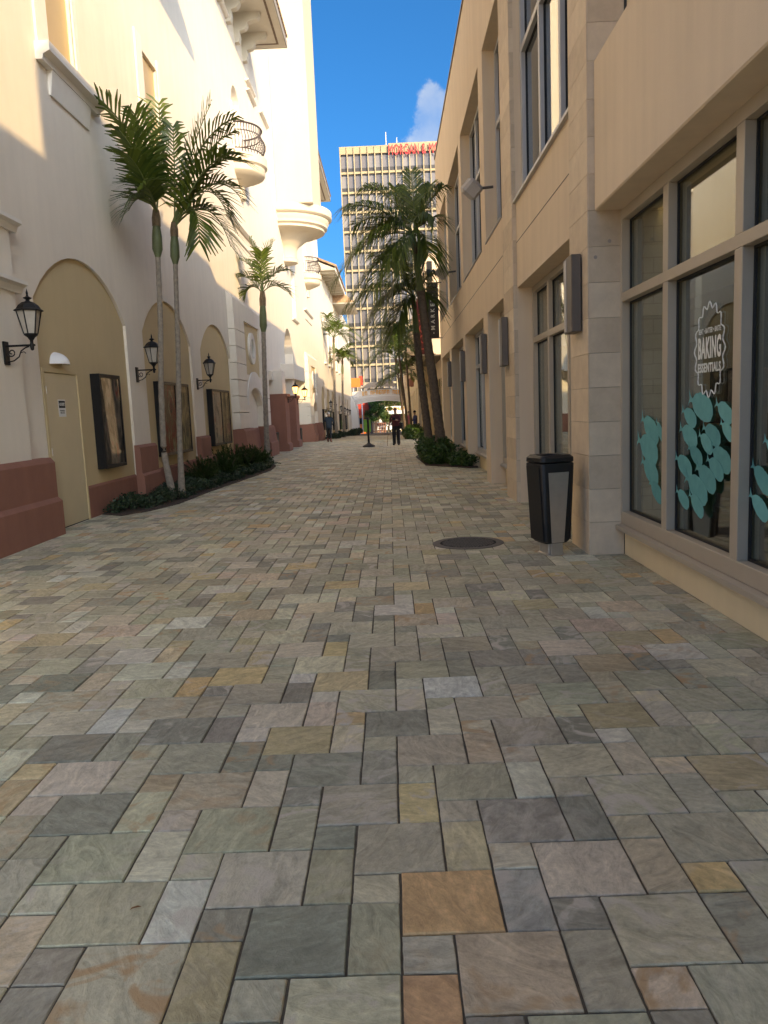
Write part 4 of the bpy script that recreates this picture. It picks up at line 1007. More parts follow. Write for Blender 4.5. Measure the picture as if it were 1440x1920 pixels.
def fish(y, z, L_, ang, grp, lab):
    L_ *= 0.86; up, dn = [], []
    for k in range(15):
        t = k / 14; x = L_ * (0.10 + 0.90 * t); u = 2 * t - 1
        h = L_ * 0.25 * math.sqrt(max(0.0, 1 - abs(u) ** 2.4)) * (0.80 + 0.20 * t) + 0.018 * L_ * (1 - t)
        up.append((x, h * fr.uniform(0.95, 1.05))); dn.append((x, -h * 0.92 * fr.uniform(0.95, 1.05)))
    tail = [(0.08 * L_, -0.03 * L_), (-0.02 * L_, -0.05 * L_), (-0.09 * L_, -0.14 * L_), (-0.05 * L_, 0.0), (-0.11 * L_, 0.15 * L_), (-0.01 * L_, 0.06 * L_), (0.08 * L_, 0.035 * L_)]
    poly = tail + up[1:] + dn[1:-1][::-1]
    c, s = math.cos(ang), math.sin(ang)
    m_ = MB(); q = [(-(p[0] * c - p[1] * s), p[0] * s + p[1] * c) for p in poly]
    m_.prism(q, 'x', 0, 0.0012)
    FN[0] += 1; o = m_.build('fish_decal', G('teal')); o.location = (XG + 0.004 - 0.0017 * (FN[0] % 16), y, z); tag(o, lab, 'decal', grp)
for (y, z, l, a) in [(6.34, 1.58, 0.529, -0.268), (5.83, 1.54, 0.349, -0.412), (6.49, 1.49, 0.351, -0.349), (6.53, 1.34, 0.43, -0.307), (6.05, 1.36, 0.379, -0.322), (5.73, 1.4, 0.273, -0.496), (6.12, 1.3, 0.322, -0.45), (6.33, 1.19, 0.345, -0.386), (5.88, 1.2, 0.427, -0.359), (6.6, 1.09, 0.421, -0.314), (5.94, 1.12, 0.358, -0.401), (6.14, 1.04, 0.449, -0.364), (6.35, 0.94, 0.515, -0.316), (6.56, 0.81, 0.332, -0.369), (6.27, 0.81, 0.358, -0.464)]:
    if l: fish(y, z, l, a, 'teal fish under the emblem', 'teal fish painted on the pane below the emblem')
for (y, z, l, a) in [(7.54, 1.41, 0.569, -0.416), (7.65, 1.2, 0.662, -0.26), (7.53, 1.0, 0.554, -0.35), (7.3, 0.81, 0.422, -0.389), (7.13, 1.39, 0.276, -0.76)]:
    fish(y, z, l, a, 'teal fish on the narrow pane', 'teal fish on the narrow pane next to the limestone pillar')
for (y, z, l, a) in ((5.22, 1.12, 0.35, -0.55), (5.24, 0.92, 0.33, -0.5), (5.05, 1.3, 0.3, -0.4)):
    fish(y, z, l, a, 'teal fish on the pane past the emblem', 'teal fish on the pane beyond the BAKING emblem mullion')
# sconces
def sconce(y, z0, z1, x, lab):
    S = root('wall_sconce', (x, y, z0))
    m_ = MB(); m_.box(x - 0.115, x - 0.01, y - 0.165, y + 0.165, z0, z1); m_.build('housing', G('bronze'), S, bevel=0.008)
    MB().box(x - 0.010, x, y - 0.10, y + 0.10, z0 + 0.1, z1 - 0.1).build('back_plate', G('frame_side'), S)
    MB().box(x - 0.1195, x - 0.1155, y + 0.05, y + 0.16, z0 + 0.02, z1 - 0.02).build('light_strip', G('silver_frame'), S)
    tag(S, lab, 'wall light', 'bronze box wall sconces')
sconce(8.33, 2.32, 3.10, 2.03, 'bronze box wall sconce on the limestone pillar above the litter bin')
for y, lab in ((13.3, 'bronze box wall sconce on the second limestone pillar'), (16.15, 'bronze box wall sconce on the first stucco pier past the second limestone pillar'), (20.72, 'bronze box wall sconce on the pier by the leafy hedge'), (25.25, 'bronze box wall sconce half hidden by the leaning palm trunks')):
    sconce(y, 2.25, 3.05, 2.03, lab)
# speakers
for y, z, lab in ((14.6, 5.5, 'grey faceted loudspeaker box on the upper wall by the first tall windows'), (22.6, 5.4, 'grey faceted loudspeaker box on the upper wall above the market banner')):
    S = root('wall_speaker', (2.0, y, z))
    m_ = MB().box(-0.15, 0.15, -0.17, 0.17, -0.15, 0.15); o = m_.build('housing', G('canvas_grey'), None, bevel=0.05)
    o.parent = S; o.location = (-0.36, 0, 0); o.rotation_euler = (R(25), R(38), R(20))
    o.data.materials[0] = G('sill_stone')
    MB().tube([(1.75, y, z), (2.03, y, z + 0.02)], 0.025, 8).build('bracket', G('bronze'), S)
    tag(S, lab, 'loudspeaker')

# ================================================================ RIGHT: buildings further on
CB = root('corner_building', (2.03, 45, gz(45)))
tag(CB, 'beige corner building with recessed ground floor and glass canopy past the shop', 'building')
MB().box(2.05, 9, 40, 50, 4.3, 9.3).build('upper_wall', G('beige_stucco'), CB)
MB().box(2.9, 9, 40, 50, -0.6, 4.3).build('ground_wall', G('beige_stucco'), CB)
MB().box(1.2, 2.04, 40.5, 49, 4.25, 4.32).build('glass_canopy', G('upper_glass'), CB)
MB().box(2.04, 2.9, 40, 50, 4.24, 4.299).build('soffit', G('bronze'), CB)
for y in (40.9, 44, 47): 
    MB().box(2.86, 2.899, y, y + 2.2, -0.1, 3.2).build('shop_pane', G('car_glass'), CB)
MB().box(2.15, 2.4, 39.93, 40, 7.9, 8.9).build('vent', G('black_metal'), CB)
LR = root('lane_building', (2.03, 75, gz(75)))
tag(LR, 'low beige lane building with ribbed upper facade and small square windows', 'building')
lw = [dict(y0=y, y1=y + 1.7, z0=1.3 + gz(y), z1=3.5 + gz(y), d=0.2) for y in (52.5, 57.0, 61.5, 66.0, 71.0, 76.0, 82.0)]
mb = MB(); wall(mb, TR(2.03), 50.0, 104, -3, 8.7, lw)
mb.face([(2.03, 50, -3), (9, 50, -3), (9, 50, 8.7), (2.03, 50, 8.7)]); mb.face([(2.03, 50, 8.7), (9, 50, 8.7), (9, 104, 8.7), (2.03, 104, 8.7)])
mb.build('wall', G('yellow_stucco'), LR)
for a in lw: fill(MB(), TR(2.03), a, 0.18).build('window', G('car_glass'), LR)
for k in range(40): MB().box(1.97, 2.031, 54 + k * 1.2, 54.35 + k * 1.2, 4.0, 8.6).build('rib', G('beige_stucco'), LR)
MB().box(1.88, 2.029, 50, 51.2, -3, 6).build('corner_pier', G('cream_stucco'), LR)
hl = root('hanging_lantern', (1.75, 58.5, 3.4))
MB().tube([(2.03, 58.5, 4.5), (1.7, 58.5, 4.5), (1.7, 58.5, 3.9)], 0.05, 6).build('arm', G('black_metal'), hl)
MB().lathe([(0, 3.2), (0.16, 3.25), (0.2, 3.8), (0.05, 3.95), (0, 3.95)], (1.7, 58.5), 6).build('shade', G('brown_stucco'), hl)
tag(hl, 'dark hanging lantern on a bracket above the lane building windows', 'lantern')

# market banners
def banner(x0, x1, y, z0, z1, m0, s, mt, lab, size, zc):
    Bn = root('banner', ((x0 + x1) / 2, y, z0))
    MB().box(x0, x1, y, y + 0.012, z0, z1).build('cloth', G(m0), Bn)
    for z in (z0 - 0.03, z1):
        MB().box(x0 - 0.03, 2.06, y - 0.015, y + 0.027, z, z + 0.035).build('rod', G('bronze'), Bn)
    t = text_mesh('lettering', s, size, G(mt), 0.002, None, None, 0.004)
    t.rotation_euler = Matrix(((0, -1, 0), (0, 0, -1), (1, 0, 0))).to_euler()
    t.location = ((x0 + x1) / 2 - Bn.location.x, -0.004, zc - z0); t.parent = Bn
    tag(Bn, lab, 'banner')
banner(1.50, 1.93, 28.9, 4.15, 6.1, 'banner_dark', '- M A R K E T -', 'letter_white', 'dark grey MARKET banner hanging by the corner of the shop building', 0.20, 5.0)
banner(1.30, 1.86, 33.6, 3.9, 6.2, 'banner_red', 'LOCAL', 'banner_letter_red', 'maroon banner with red letters behind the leaning palm trunk', 0.50, 4.9)

# ================================================================ litter bin
LBn = empty('litter_bin', (1.665, 8.14, 0.0), R(17)); tag(LBn, 'black tapered litter bin with a steel front panel by the limestone pillar', 'litter bin')
def rrect(hw, hd, r_, n=4):
    p = []
    for cx, cy, a0 in ((hw - r_, hd - r_, 0), (-hw + r_, hd - r_, 90), (-hw + r_, -hd + r_, 180), (hw - r_, -hd + r_, 270)):
        for k in range(n + 1):
            a = R(a0 + 90 * k / n); p.append((cx + r_ * math.cos(a), cy + r_ * math.sin(a)))
    return p
def loft(mb, secs, cap0=True, cap1=True):
    n = len(secs[0][0]); base = len(mb.v)
    for ring, z in secs: mb.v += [(p[0], p[1], z) for p in ring]
    for i in range(len(secs) - 1):
        for k in range(n):
            k2 = (k + 1) % n; mb.f.append((base + i * n + k, base + i * n + k2, base + (i + 1) * n + k2, base + (i + 1) * n + k)); mb.m.append(0)
    if cap0: mb.f.append(tuple(base + k for k in reversed(range(n)))); mb.m.append(0)
    if cap1: mb.f.append(tuple(base + (len(secs) - 1) * n + k for k in range(n))); mb.m.append(0)
    return mb
loft(MB(), [(rrect(0.125, 0.135, 0.03), 0.13), (rrect(0.15, 0.155, 0.04), 0.155), (rrect(0.195, 0.19, 0.045), 0.965), (rrect(0.192, 0.187, 0.045), 0.975), (rrect(0.185, 0.18, 0.045), 0.978)]).build('body', G('black_plastic'), LBn, smooth=True)
loft(MB(), [(rrect(0.188, 0.183, 0.05), 0.985), (rrect(0.198, 0.193, 0.06), 0.995), (rrect(0.196, 0.191, 0.06), 1.035), (rrect(0.17, 0.165, 0.06), 1.062), (rrect(0.125, 0.10, 0.05), 1.058), (rrect(0.12, 0.095, 0.05), 0.99)], False, True).build('rim', G('black_plastic'), LBn, smooth=True)
MB().face([(p[0], p[1], 0.995) for p in rrect(0.12, 0.095, 0.05)]).build('opening', G('iron_dark'), LBn)
p = MB(); p.prism([(-0.072, 0.14), (0.072, 0.14), (0.118, 0.885), (-0.118, 0.885)], 'y', -0.001, 0.0025)
o = p.build('steel_panel', G('steel'), LBn, bevel=0.001); o.location = (0, -0.1555, 0); o.rotation_euler = (math.atan2(0.036, 0.81) * 1.0, 0, 0); o.location = (0, -0.1515, 0)
for s_ in (-1, 1):
    q = MB().prism([(0.0, 0.16), (0.006, 0.16), (0.006, 0.93), (0.0, 0.95)], 'y', -0.14, 0.14).build('side_shell', G('black_plastic'), LBn, bevel=0.002)
    q.location = (s_ * 0.149 - 0.003, 0, 0); q.rotation_euler = (0, s_ * math.atan2(0.045, 0.81), 0)
loft(MB(), [(rrect(0.10, 0.12, 0.02), 0.0), (rrect(0.10, 0.12, 0.02), 0.012), (rrect(0.085, 0.105, 0.02), 0.02), (rrect(0.085, 0.105, 0.02), 0.135)]).build('pedestal', G('steel'), LBn)
MB().box(-0.068, 0.068, -0.139, -0.121, 0.0, 0.132).build('kick_panel', G('steel'), LBn, bevel=0.003)
# dark bins at the cinema entrance
for i, (x, y, lab) in enumerate(((-4.95, 32.2, 'plain black litter bin beside the first brown entrance pier'), (-4.9, 40.4, 'plain black litter bin behind the second brown entrance pier'))):
    B_ = empty('entrance_bin', (x, y, gz(y)))
    loft(MB(), [(rrect(0.24, 0.24, 0.03), 0.0), (rrect(0.25, 0.25, 0.03), 0.75), (rrect(0.26, 0.26, 0.03), 0.76), (rrect(0.26, 0.26, 0.03), 0.84), (rrect(0.2, 0.2, 0.03), 0.86)]).build('body', G('black_plastic'), B_)
    MB().box(-0.16, 0.16, -0.03, 0.03, 0.862, 0.872).build('slot', G('steel'), B_)
    tag(B_, lab, 'litter bin')
# stanchion
ST = empty('stanchion', (-0.99, 34.15, 0)); tag(ST, 'black stanchion post on a domed rubber base in the middle of the lane', 'stanchion')
MB().lathe([(0, 0), (0.27, 0), (0.285, 0.025), (0.27, 0.06), (0.2, 0.10), (0.1, 0.14), (0.06, 0.18), (0.05, 0.2), (0, 0.2)], (0, 0), 24).build('base', G('black_plastic'), ST, smooth=True)
MB().tube([(0, 0, 0.15), (0, 0, 1.18)], 0.048, 12).build('pole', G('black_metal'), ST, smooth=True)
MB().lathe([(0, 1.16), (0.055, 1.17), (0.055, 1.29), (0.03, 1.32), (0, 1.32)], (0, 0), 12).build('belt_head', G('black_plastic'), ST)
MB().box(-0.15, 0.0, -0.025, 0.025, 1.23, 1.29).build('belt_clip', G('black_plastic'), ST)

# ================================================================ PALMS
def bez(p0, p1, p2, t): return p0 * ((1 - t) ** 2) + p1 * (2 * t * (1 - t)) + p2 * (t * t)
def frond(parent, p0, pc, p1, leaf=0.5, n=30, width=0.045, mname='palm_leaf', rnd=random, droop=0.35, vee=0.5):
    p0, pc, p1 = Vector(p0), Vector(pc), Vector(p1)
    mb = MB(); pts = [bez(p0, pc, p1, k / 12) for k in range(13)]
    mb.tube(pts, [0.018 * (1 - 0.8 * k / 12) + 0.003 for k in range(13)], 5, 1)
    for k in range(n):
        t = 0.16 + 0.84 * (k + 0.5) / n
        c = bez(p0, pc, p1, t); d = (bez(p0, pc, p1, min(1, t + 0.02)) - bez(p0, pc, p1, t - 0.02)).normalized()
        side = d.cross(Vector((0, 0, 1)))
        if side.length < 0.1: side = d.cross(Vector((0, 1, 0)))
        side.normalize(); up = side.cross(d).normalized()
        ll = leaf * (0.62 + 0.5 * math.sin(math.pi * (0.15 + 0.72 * t))) * rnd.uniform(0.85, 1.1)
        if t > 0.93: ll *= 0.8
        for s_ in (-1, 1):
            fw = 0.55 + 0.75 * t + rnd.uniform(-0.1, 0.1)
            dirv = (side * s_ + d * fw + up * (vee + rnd.uniform(-0.12, 0.12))).normalized()
            w_ = width * rnd.uniform(0.8, 1.15)
            wv = dirv.cross(up).normalized() * w_ * 0.5
            a = c; m1 = c + dirv * ll * 0.5 - Vector((0, 0, 1)) * ll * droop * 0.12; e = c + dirv * ll - Vector((0, 0, 1)) * ll * droop * rnd.uniform(0.6, 1.2)
            nb = len(mb.v)
            mb.v += [tuple(a - wv * 0.5), tuple(a + wv * 0.5), tuple(m1 + wv), tuple(m1 - wv), tuple(e + wv * 0.25), tuple(e - wv * 0.25)]
            mb.f += [(nb, nb + 1, nb + 2, nb + 3), (nb + 3, nb + 2, nb + 4, nb + 5)]; mb.m += [0, 0]
    return mb.build('frond', [G(mname), G('rachis')], parent, fix=False)
def palm(label, base, pts, rad, shaft, fronds, leaf=0.5, n=30, width=0.045, mname='palm_leaf', trunkm='trunk', seed=1, group=None, shaftm='crownshaft', rs=1.0, old=True, droop=0.35):
    """pts trunk polyline up to the shaft; shaft = (z length, radius); fronds = list of (tip offset, ctrl offset)"""
    P = root('palm_tree', base); rnd = random.Random(seed)
    tr = MB(); fine = []; rr = []
    pv = [Vector(p) for p in pts]; N_ = 40
    segl = [(pv[i + 1] - pv[i]).length for i in range(len(pv) - 1)]; tot = sum(segl)
    def at(s_):
        s_ *= tot
        for i, l in enumerate(segl):
            if s_ <= l or i == len(segl) - 1: return pv[i].lerp(pv[i + 1], s_ / l)
            s_ -= l
    smooth_pts = [at(k / N_) for k in range(N_ + 1)]
    for _ in range(4):
        smooth_pts = [smooth_pts[0]] + [(smooth_pts[i - 1] + smooth_pts[i] * 2 + smooth_pts[i + 1]) / 4 for i in range(1, N_)] + [smooth_pts[-1]]
    for k, q in enumerate(smooth_pts):
        f_ = k / N_; r_ = rad * (1.35 - 0.35 * min(1, f_ * 5)) * (1 - 0.22 * f_)
        fine.append(q); rr.append(r_ * (1 + (0.05 if k % 2 else -0.03) + rnd.uniform(-0.02, 0.02)))
    tr.tube(fine, rr, 12); tr.build('trunk', G(trunkm), P, smooth=True)
    top = pv[-1]; sl_, sr = shaft
    up = (pv[-1] - pv[-2]).normalized()
    cs = MB(); cs.tube([top - up * 0.05, top + up * sl_ * 0.12, top + up * sl_ * 0.4, top + up * sl_ * 0.75, top + up * sl_], [rad * 0.8, sr, sr * 0.95, sr * 0.62, sr * 0.4], 10)
    cs.build('crownshaft', G(shaftm), P, smooth=True)
    if old:
        MB().tube([top + up * sl_ * 0.62, top + up * sl_ * 0.8, top + up * sl_ * 0.98], [sr * 0.85, sr * 0.88, sr * 0.6], 8).build('leaf_sheath', G('sheath'), P)
    head = top + up * sl_
    for tip, ctl in fronds:
        a = head + Vector((rnd.uniform(-0.03, 0.03), rnd.uniform(-0.03, 0.03), rnd.uniform(-0.15, 0.0)))
        frond(P, a, head + Vector(ctl), head + Vector(tip), leaf * rnd.uniform(0.9, 1.1), n, width, mname, rnd, droop)
    tag(P, label, 'palm tree', group); return P
def autofronds(n, length, rnd, el0=-0.5, el1=1.2, rot=0.0):
    out = []
    for k in range(n):
        az = rot + 2 * math.pi * k / n * 1.0 + rnd.uniform(-0.25, 0.25); e = el0 + (el1 - el0) * ((k * 0.618) % 1)
        l = length * rnd.uniform(0.85, 1.1)
        c = (math.cos(az) * l * 0.45, math.sin(az) * l * 0.45, l * (0.42 + 0.35 * e))
        t = (math.cos(az) * l * (0.95 - 0.3 * max(0, e)), math.sin(az) * l * (0.95 - 0.3 * max(0, e)), l * (e * 0.62))
        out.append((t, c))
    return out
def pix(u, v, Y):
    """photo pixel at street depth Y -> world point"""
    d = Matrix(BX) @ Vector((u - 720, v - 960, 1442)); d *= Y / d.y
    return Vector((d.x, d.y, d.z + 1.6))
def pf(head, items):
    """fronds given by photo pixels (tip, bend) and depth, as offsets from the palm head"""
    h = Vector(head); out = []
    for (tu, tv, ty, cu, cv, cy) in items:
        out.append((tuple(pix(tu, tv, ty) - h), tuple(pix(cu, cv, cy) - h)))
    return out
h1 = (-4.34, 15.35, 5.60)
palm('slim palm with a pale ringed trunk, closer to the poster case of the twin palms', (-4.42, 15.35, 0.0),
     [(-4.42, 15.35, 0.0), (-4.55, 15.35, 0.9), (-4.50, 15.35, 2.2), (-4.40, 15.35, 3.6), (-4.36, 15.35, 4.75)], 0.062, (0.85, 0.098),
     pf(h1, [(181, 181, 13.9, 275, 262, 14.6), (222, 243, 14.3, 272, 300, 14.8), (297, 192, 15.2, 302, 300, 15.3), (251, 212, 14.6, 288, 300, 15.0), (240, 395, 14.8, 262, 345, 14.9), (238, 290, 14.3, 268, 318, 14.7),
             (262, 352, 14.4, 280, 340, 14.6)]), leaf=0.60, n=20, width=0.06, seed=3)
h2 = (-4.02, 15.42, 5.37)
palm('slim palm with a pale ringed trunk, leaning toward the lane of the twin palms', (-4.27, 15.42, 0.0),
     [(-4.27, 15.42, 0.0), (-4.22, 15.42, 1.4), (-4.12, 15.42, 3.0), (-4.05, 15.42, 4.62)], 0.058, (0.75, 0.09),
     pf(h2, [(437, 222, 15.3, 352, 262, 15.4), (431, 250, 15.6, 370, 285, 15.6), (451, 304, 15.2, 385, 275, 15.3), (452, 372, 15.4, 400, 300, 15.4), (433, 463, 15.3, 395, 345, 15.3), (374, 455, 15.0, 372, 345, 15.1),
             (427, 290, 14.9, 375, 300, 15.1), (324, 236, 15.3, 328, 320, 15.4), (395, 195, 15.7, 350, 285, 15.6), (425, 400, 15.8, 390, 310, 15.7)]), leaf=0.58, n=21, width=0.058, mname='palm_leaf', seed=8)
palm('single slim palm standing against the rusticated portal', (-4.42, 27.3, 0.0),
     [(-4.42, 27.3, 0.0), (-4.36, 27.3, 2.2), (-4.28, 27.3, 4.5)], 0.095, (1.35, 0.13),
     [((-0.35, 0, 1.75), (-0.05, 0, 1.1)), ((0.45, 0, 1.55), (0.1, 0, 1.1)), ((-0.75, 0.2, 1.1), (-0.25, 0.1, 1.0)), ((0.85, -0.1, 0.6), (0.35, 0, 0.7)), ((-0.8, -0.2, 0.45), (-0.35, 0, 0.6)), ((0.75, 0.2, 0.0), (0.4, 0.1, 0.35)), ((-0.6, 0.1, -0.05), (-0.35, 0, 0.35)), ((0.1, -0.4, 1.2), (0, 0, 0.8))],
     leaf=0.62, n=16, width=0.065, seed=5, trunkm='trunk')
# leaning pair by the right hedge
rp_ = random.Random(4)
h3 = (0.93, 22.9, 6.6)
palm('leaning palm with a broad shaggy crown rising from the hedge at the shop front', (1.50, 22.9, 0.0),
     [(1.50, 22.9, 0.0), (1.44, 22.9, 1.0), (1.28, 22.9, 2.6), (1.12, 22.9, 4.0), (1.02, 22.9, 5.0)], 0.15, (1.6, 0.10),
     pf(h3, [(632, 528, 22.0, 700, 415, 22.4), (655, 388, 22.0, 715, 372, 22.5), (692, 352, 22.6, 740, 350, 22.8), (775, 320, 23.9, 783, 380, 23.2), (832, 352, 22.6, 806, 372, 22.8), (812, 345, 23.6, 798, 372, 23.2),
             (648, 590, 22.3, 700, 480, 22.5), (668, 470, 22.0, 725, 405, 22.4), (706, 545, 21.8, 742, 430, 22.3), (700, 430, 23.6, 740, 390, 23.2), (745, 350, 23.8, 765, 385, 23.3), (820, 410, 22.2, 805, 400, 22.6),
             (740, 500, 21.8, 760, 425, 22.3), (808, 480, 22.2, 802, 420, 22.6), (720, 620, 22.4, 745, 490, 22.6), (672, 420, 23.4, 725, 385, 23.1)]),
     leaf=0.78, n=44, width=0.040, seed=12, trunkm='trunk_brown', shaftm='rachis', droop=0.75)
h4 = (0.85, 23.9, 5.0)
palm('leaning palm with a lower drooping crown, farther back in the same hedge', (1.22, 23.9, 0.0),
     [(1.22, 23.9, 0.0), (1.12, 23.9, 1.2), (0.98, 23.9, 2.6), (0.90, 23.9, 3.9)], 0.13, (1.1, 0.09),
     pf(h4, [(662, 575, 23.6, 715, 505, 23.7), (690, 615, 23.6, 725, 530, 23.7), (726, 655, 23.7, 748, 560, 23.8), (700, 480, 23.9, 745, 490, 23.9), (765, 450, 23.9, 775, 510, 23.9), (812, 515, 23.7, 796, 520, 23.8), (745, 620, 23.3, 760, 545, 23.6), (735, 470, 24.4, 760, 505, 24.1), (805, 560, 23.5, 795, 530, 23.7), (720, 560, 23.2, 750, 520, 23.5)]),
     leaf=0.75, n=40, width=0.040, seed=13, trunkm='trunk_brown', shaftm='rachis', droop=0.7)
for i, (x, y, h, ln, ax) in enumerate(((0.85, 42.5, 3.6, 1.7, -0.35), (1.05, 45.0, 4.7, 1.9, -0.4), (1.3, 47.5, 5.0, 1.8, -0.2), (0.9, 50.5, 2.9, 1.7, -0.1))):
    palm(['short dark palm over the far hedge', 'taller slim palm rising from the far hedge', 'tallest of the far palms beside the lane building', 'lowest far palm with a yellow-green crown'][i],
         (x, y, gz(y)), [(x, y, gz(y)), (x + ax * 0.5, y, h * 0.5), (x + ax, y, h)], 0.075, (0.8, 0.08), autofronds(11, ln, random.Random(30 + i), -0.75, 1.0, i), leaf=0.62, n=26, width=0.045, mname='palm_leaf' if i == 3 else 'palm_leaf_dark', trunkm='trunk_brown', seed=40 + i, group='palms over the far hedge')
for i, (x, y, h, ln, lab) in enumerate(((-4.35, 62, 6.2, 2.3, 'tall palm with a wide crown in front of the gable wing'), (-4.1, 68, 4.9, 1.5, 'smaller palm behind the tall palm at the far wing'))):
    palm(lab, (x, y, gz(y)), [(x, y, gz(y)), (x, y, h * 0.5), (x + 0.1, y, h)], 0.11, (1.3, 0.11), autofronds(11, ln, random.Random(50 + i), -0.5, 1.1, i), leaf=0.8, n=26, width=0.06, seed=60 + i, group='palms along the far wing')

# ================================================================ BEDS, HEDGES, SHRUBS
def leaves(mb, c, r3, n, size, rnd, shell=0.55):
    for _ in range(n):
        while True:
            v = Vector((rnd.uniform(-1, 1), rnd.uniform(-1, 1), rnd.uniform(-1, 1)))
            if 0.01 < v.length <= 1: break
        q = v.normalized() * (shell + (1 - shell) * rnd.random()); p = Vector(c) + Vector((q.x * r3[0], q.y * r3[1], q.z * r3[2]))
        a = Vector((rnd.gauss(0, 1), rnd.gauss(0, 1), rnd.gauss(0, 0.7))).normalized(); b = (a.cross(Vector((rnd.gauss(0, 1), rnd.gauss(0, 1), rnd.gauss(0, 1))))).normalized()
        s_ = size * rnd.uniform(0.7, 1.35); n0 = len(mb.v)
        mb.v += [tuple(p - a * s_ * 0.5), tuple(p + b * s_ * 0.28), tuple(p + a * s_ * 0.5), tuple(p - b * s_ * 0.28)]; mb.f.append((n0, n0 + 1, n0 + 2, n0 + 3)); mb.m.append(0)
bed = [(-5.14, 13.25), (-4.62, 12.9), (-4.3, 13.45), (-4.05, 14.4), (-3.95, 16.6), (-3.72, 19.2), (-3.5, 22.2), (-3.62, 24.0), (-4.1, 26.0), (-4.55, 28.2), (-5.14, 28.2)]
MB().prism(bed, 'z', -0.05, 0.014).build('planting_bed', G('soil'))
struct(bpy.data.objects['planting_bed'])
rnd = random.Random(21)
gc = MB()
def inside(x, y, poly):
    c = False; j = len(poly) - 1
    for i in range(len(poly)):
        if (poly[i][1] > y) != (poly[j][1] > y) and x < (poly[j][0] - poly[i][0]) * (y - poly[i][1]) / (poly[j][1] - poly[i][1]) + poly[i][0]: c = not c
        j = i
    return c
inner = [(x + (0.0 if x < -5 else -0.14), y + (0.15 if y < 14 else 0)) for x, y in bed]
for _ in range(2600):
    x, y = rnd.uniform(-5.1, -3.45), rnd.uniform(13.2, 28.0)
    if inside(x, y, inner): leaves(gc, (x, y, 0.11 + 0.05 * math.sin(x * 7 + y * 3)), (0.13, 0.13, 0.12), 20, 0.055, rnd, 0.3)
gco = stuff(gc.build('ground_cover', G('cover_leaf'), fix=False)); tag(gco, 'low dark green creeping ground cover filling the planting bed', 'ground cover')
lt = MB()
for _ in range(240):
    t_ = rnd.random(); i = rnd.randrange(1, 9); (xa, ya), (xb, yb) = bed[i - 0], bed[min(i + 1, 9)]
    x, y = xa + (xb - xa) * t_ + rnd.uniform(-0.12, 0.16), ya + (yb - ya) * t_ + rnd.uniform(-0.1, 0.05)
    a = rnd.random() * 6.28; s_ = rnd.uniform(0.012, 0.03); z = 0.02 + rnd.uniform(0, 0.006)
    lt.face([(x + s_ * math.cos(a), y + s_ * math.sin(a), z), (x - s_ * 0.5 * math.sin(a), y + s_ * 0.5 * math.cos(a), z + 0.006), (x - s_ * math.cos(a), y - s_ * math.sin(a), z), (x + s_ * 0.5 * math.sin(a), y - s_ * 0.5 * math.cos(a), z + 0.004)])
lo = stuff(lt.build('leaf_litter', G('litter'))); tag(lo, 'scattered dry leaf litter along the planting bed edge', 'leaf litter')
def fernbush(c, r_, h, n, lab, seed):
    rn = random.Random(seed); P = root('fern_shrub', (c[0], c[1], 0.03))
    f = MB()
    for _ in range(n):
        az = rn.random() * 2 * math.pi; el = rn.uniform(0.15, 1.45); l = h * rn.uniform(0.75, 1.25)
        d = Vector((math.cos(az) * math.cos(el) * r_ / h, math.sin(az) * math.cos(el) * r_ / h, math.sin(el))) * l
        p0 = Vector((c[0] + rn.uniform(-0.4, 0.4) * r_, c[1] + rn.uniform(-0.4, 0.4) * r_, 0.05))
        for k in range(22):
            t_ = 0.25 + 0.75 * k / 21; p = p0 + d * t_ - Vector((0, 0, 1)) * 0.25 * l * t_ * t_
            for s_ in (0, 1, 2):
                a = Vector((rn.gauss(0, 1), rn.gauss(0, 1), rn.gauss(0, 1))).normalized() * 0.085 * (1.15 - t_ * 0.7) + d * 0.05
                w_ = a.cross(Vector((0.3, 0.5, 0.8))).normalized() * 0.009
                n0 = len(f.v); f.v += [tuple(p - w_), tuple(p + w_), tuple(p + a)]; f.f.append((n0, n0 + 1, n0 + 2)); f.m.append(0)
    f.build('foliage', G('fern_leaf'), P, fix=False)
    st = MB()
    for k in range(6): st.tube([(c[0] + rn.uniform(-0.1, 0.1), c[1] + rn.uniform(-0.1, 0.1), 0.03), (c[0] + rn.uniform(-0.3, 0.3), c[1] + rn.uniform(-0.3, 0.3), h * 0.6)], 0.008, 4)
    st.build('stems', G('bark'), P)
    tag(P, lab, 'shrub', 'ferny shrubs under the double poster case')
for i, (x, y, r_, h) in enumerate(((-4.6, 18.6, 0.5, 0.72), (-4.35, 19.9, 0.55, 0.85), (-4.5, 21.2, 0.6, 0.9), (-4.2, 22.4, 0.55, 0.85), (-4.45, 23.6, 0.55, 0.8), (-4.1, 24.3, 0.4, 0.6))):
    fernbush((x, y), r_, h, 75, 'feathery green fern shrub under the double poster case', 70 + i)
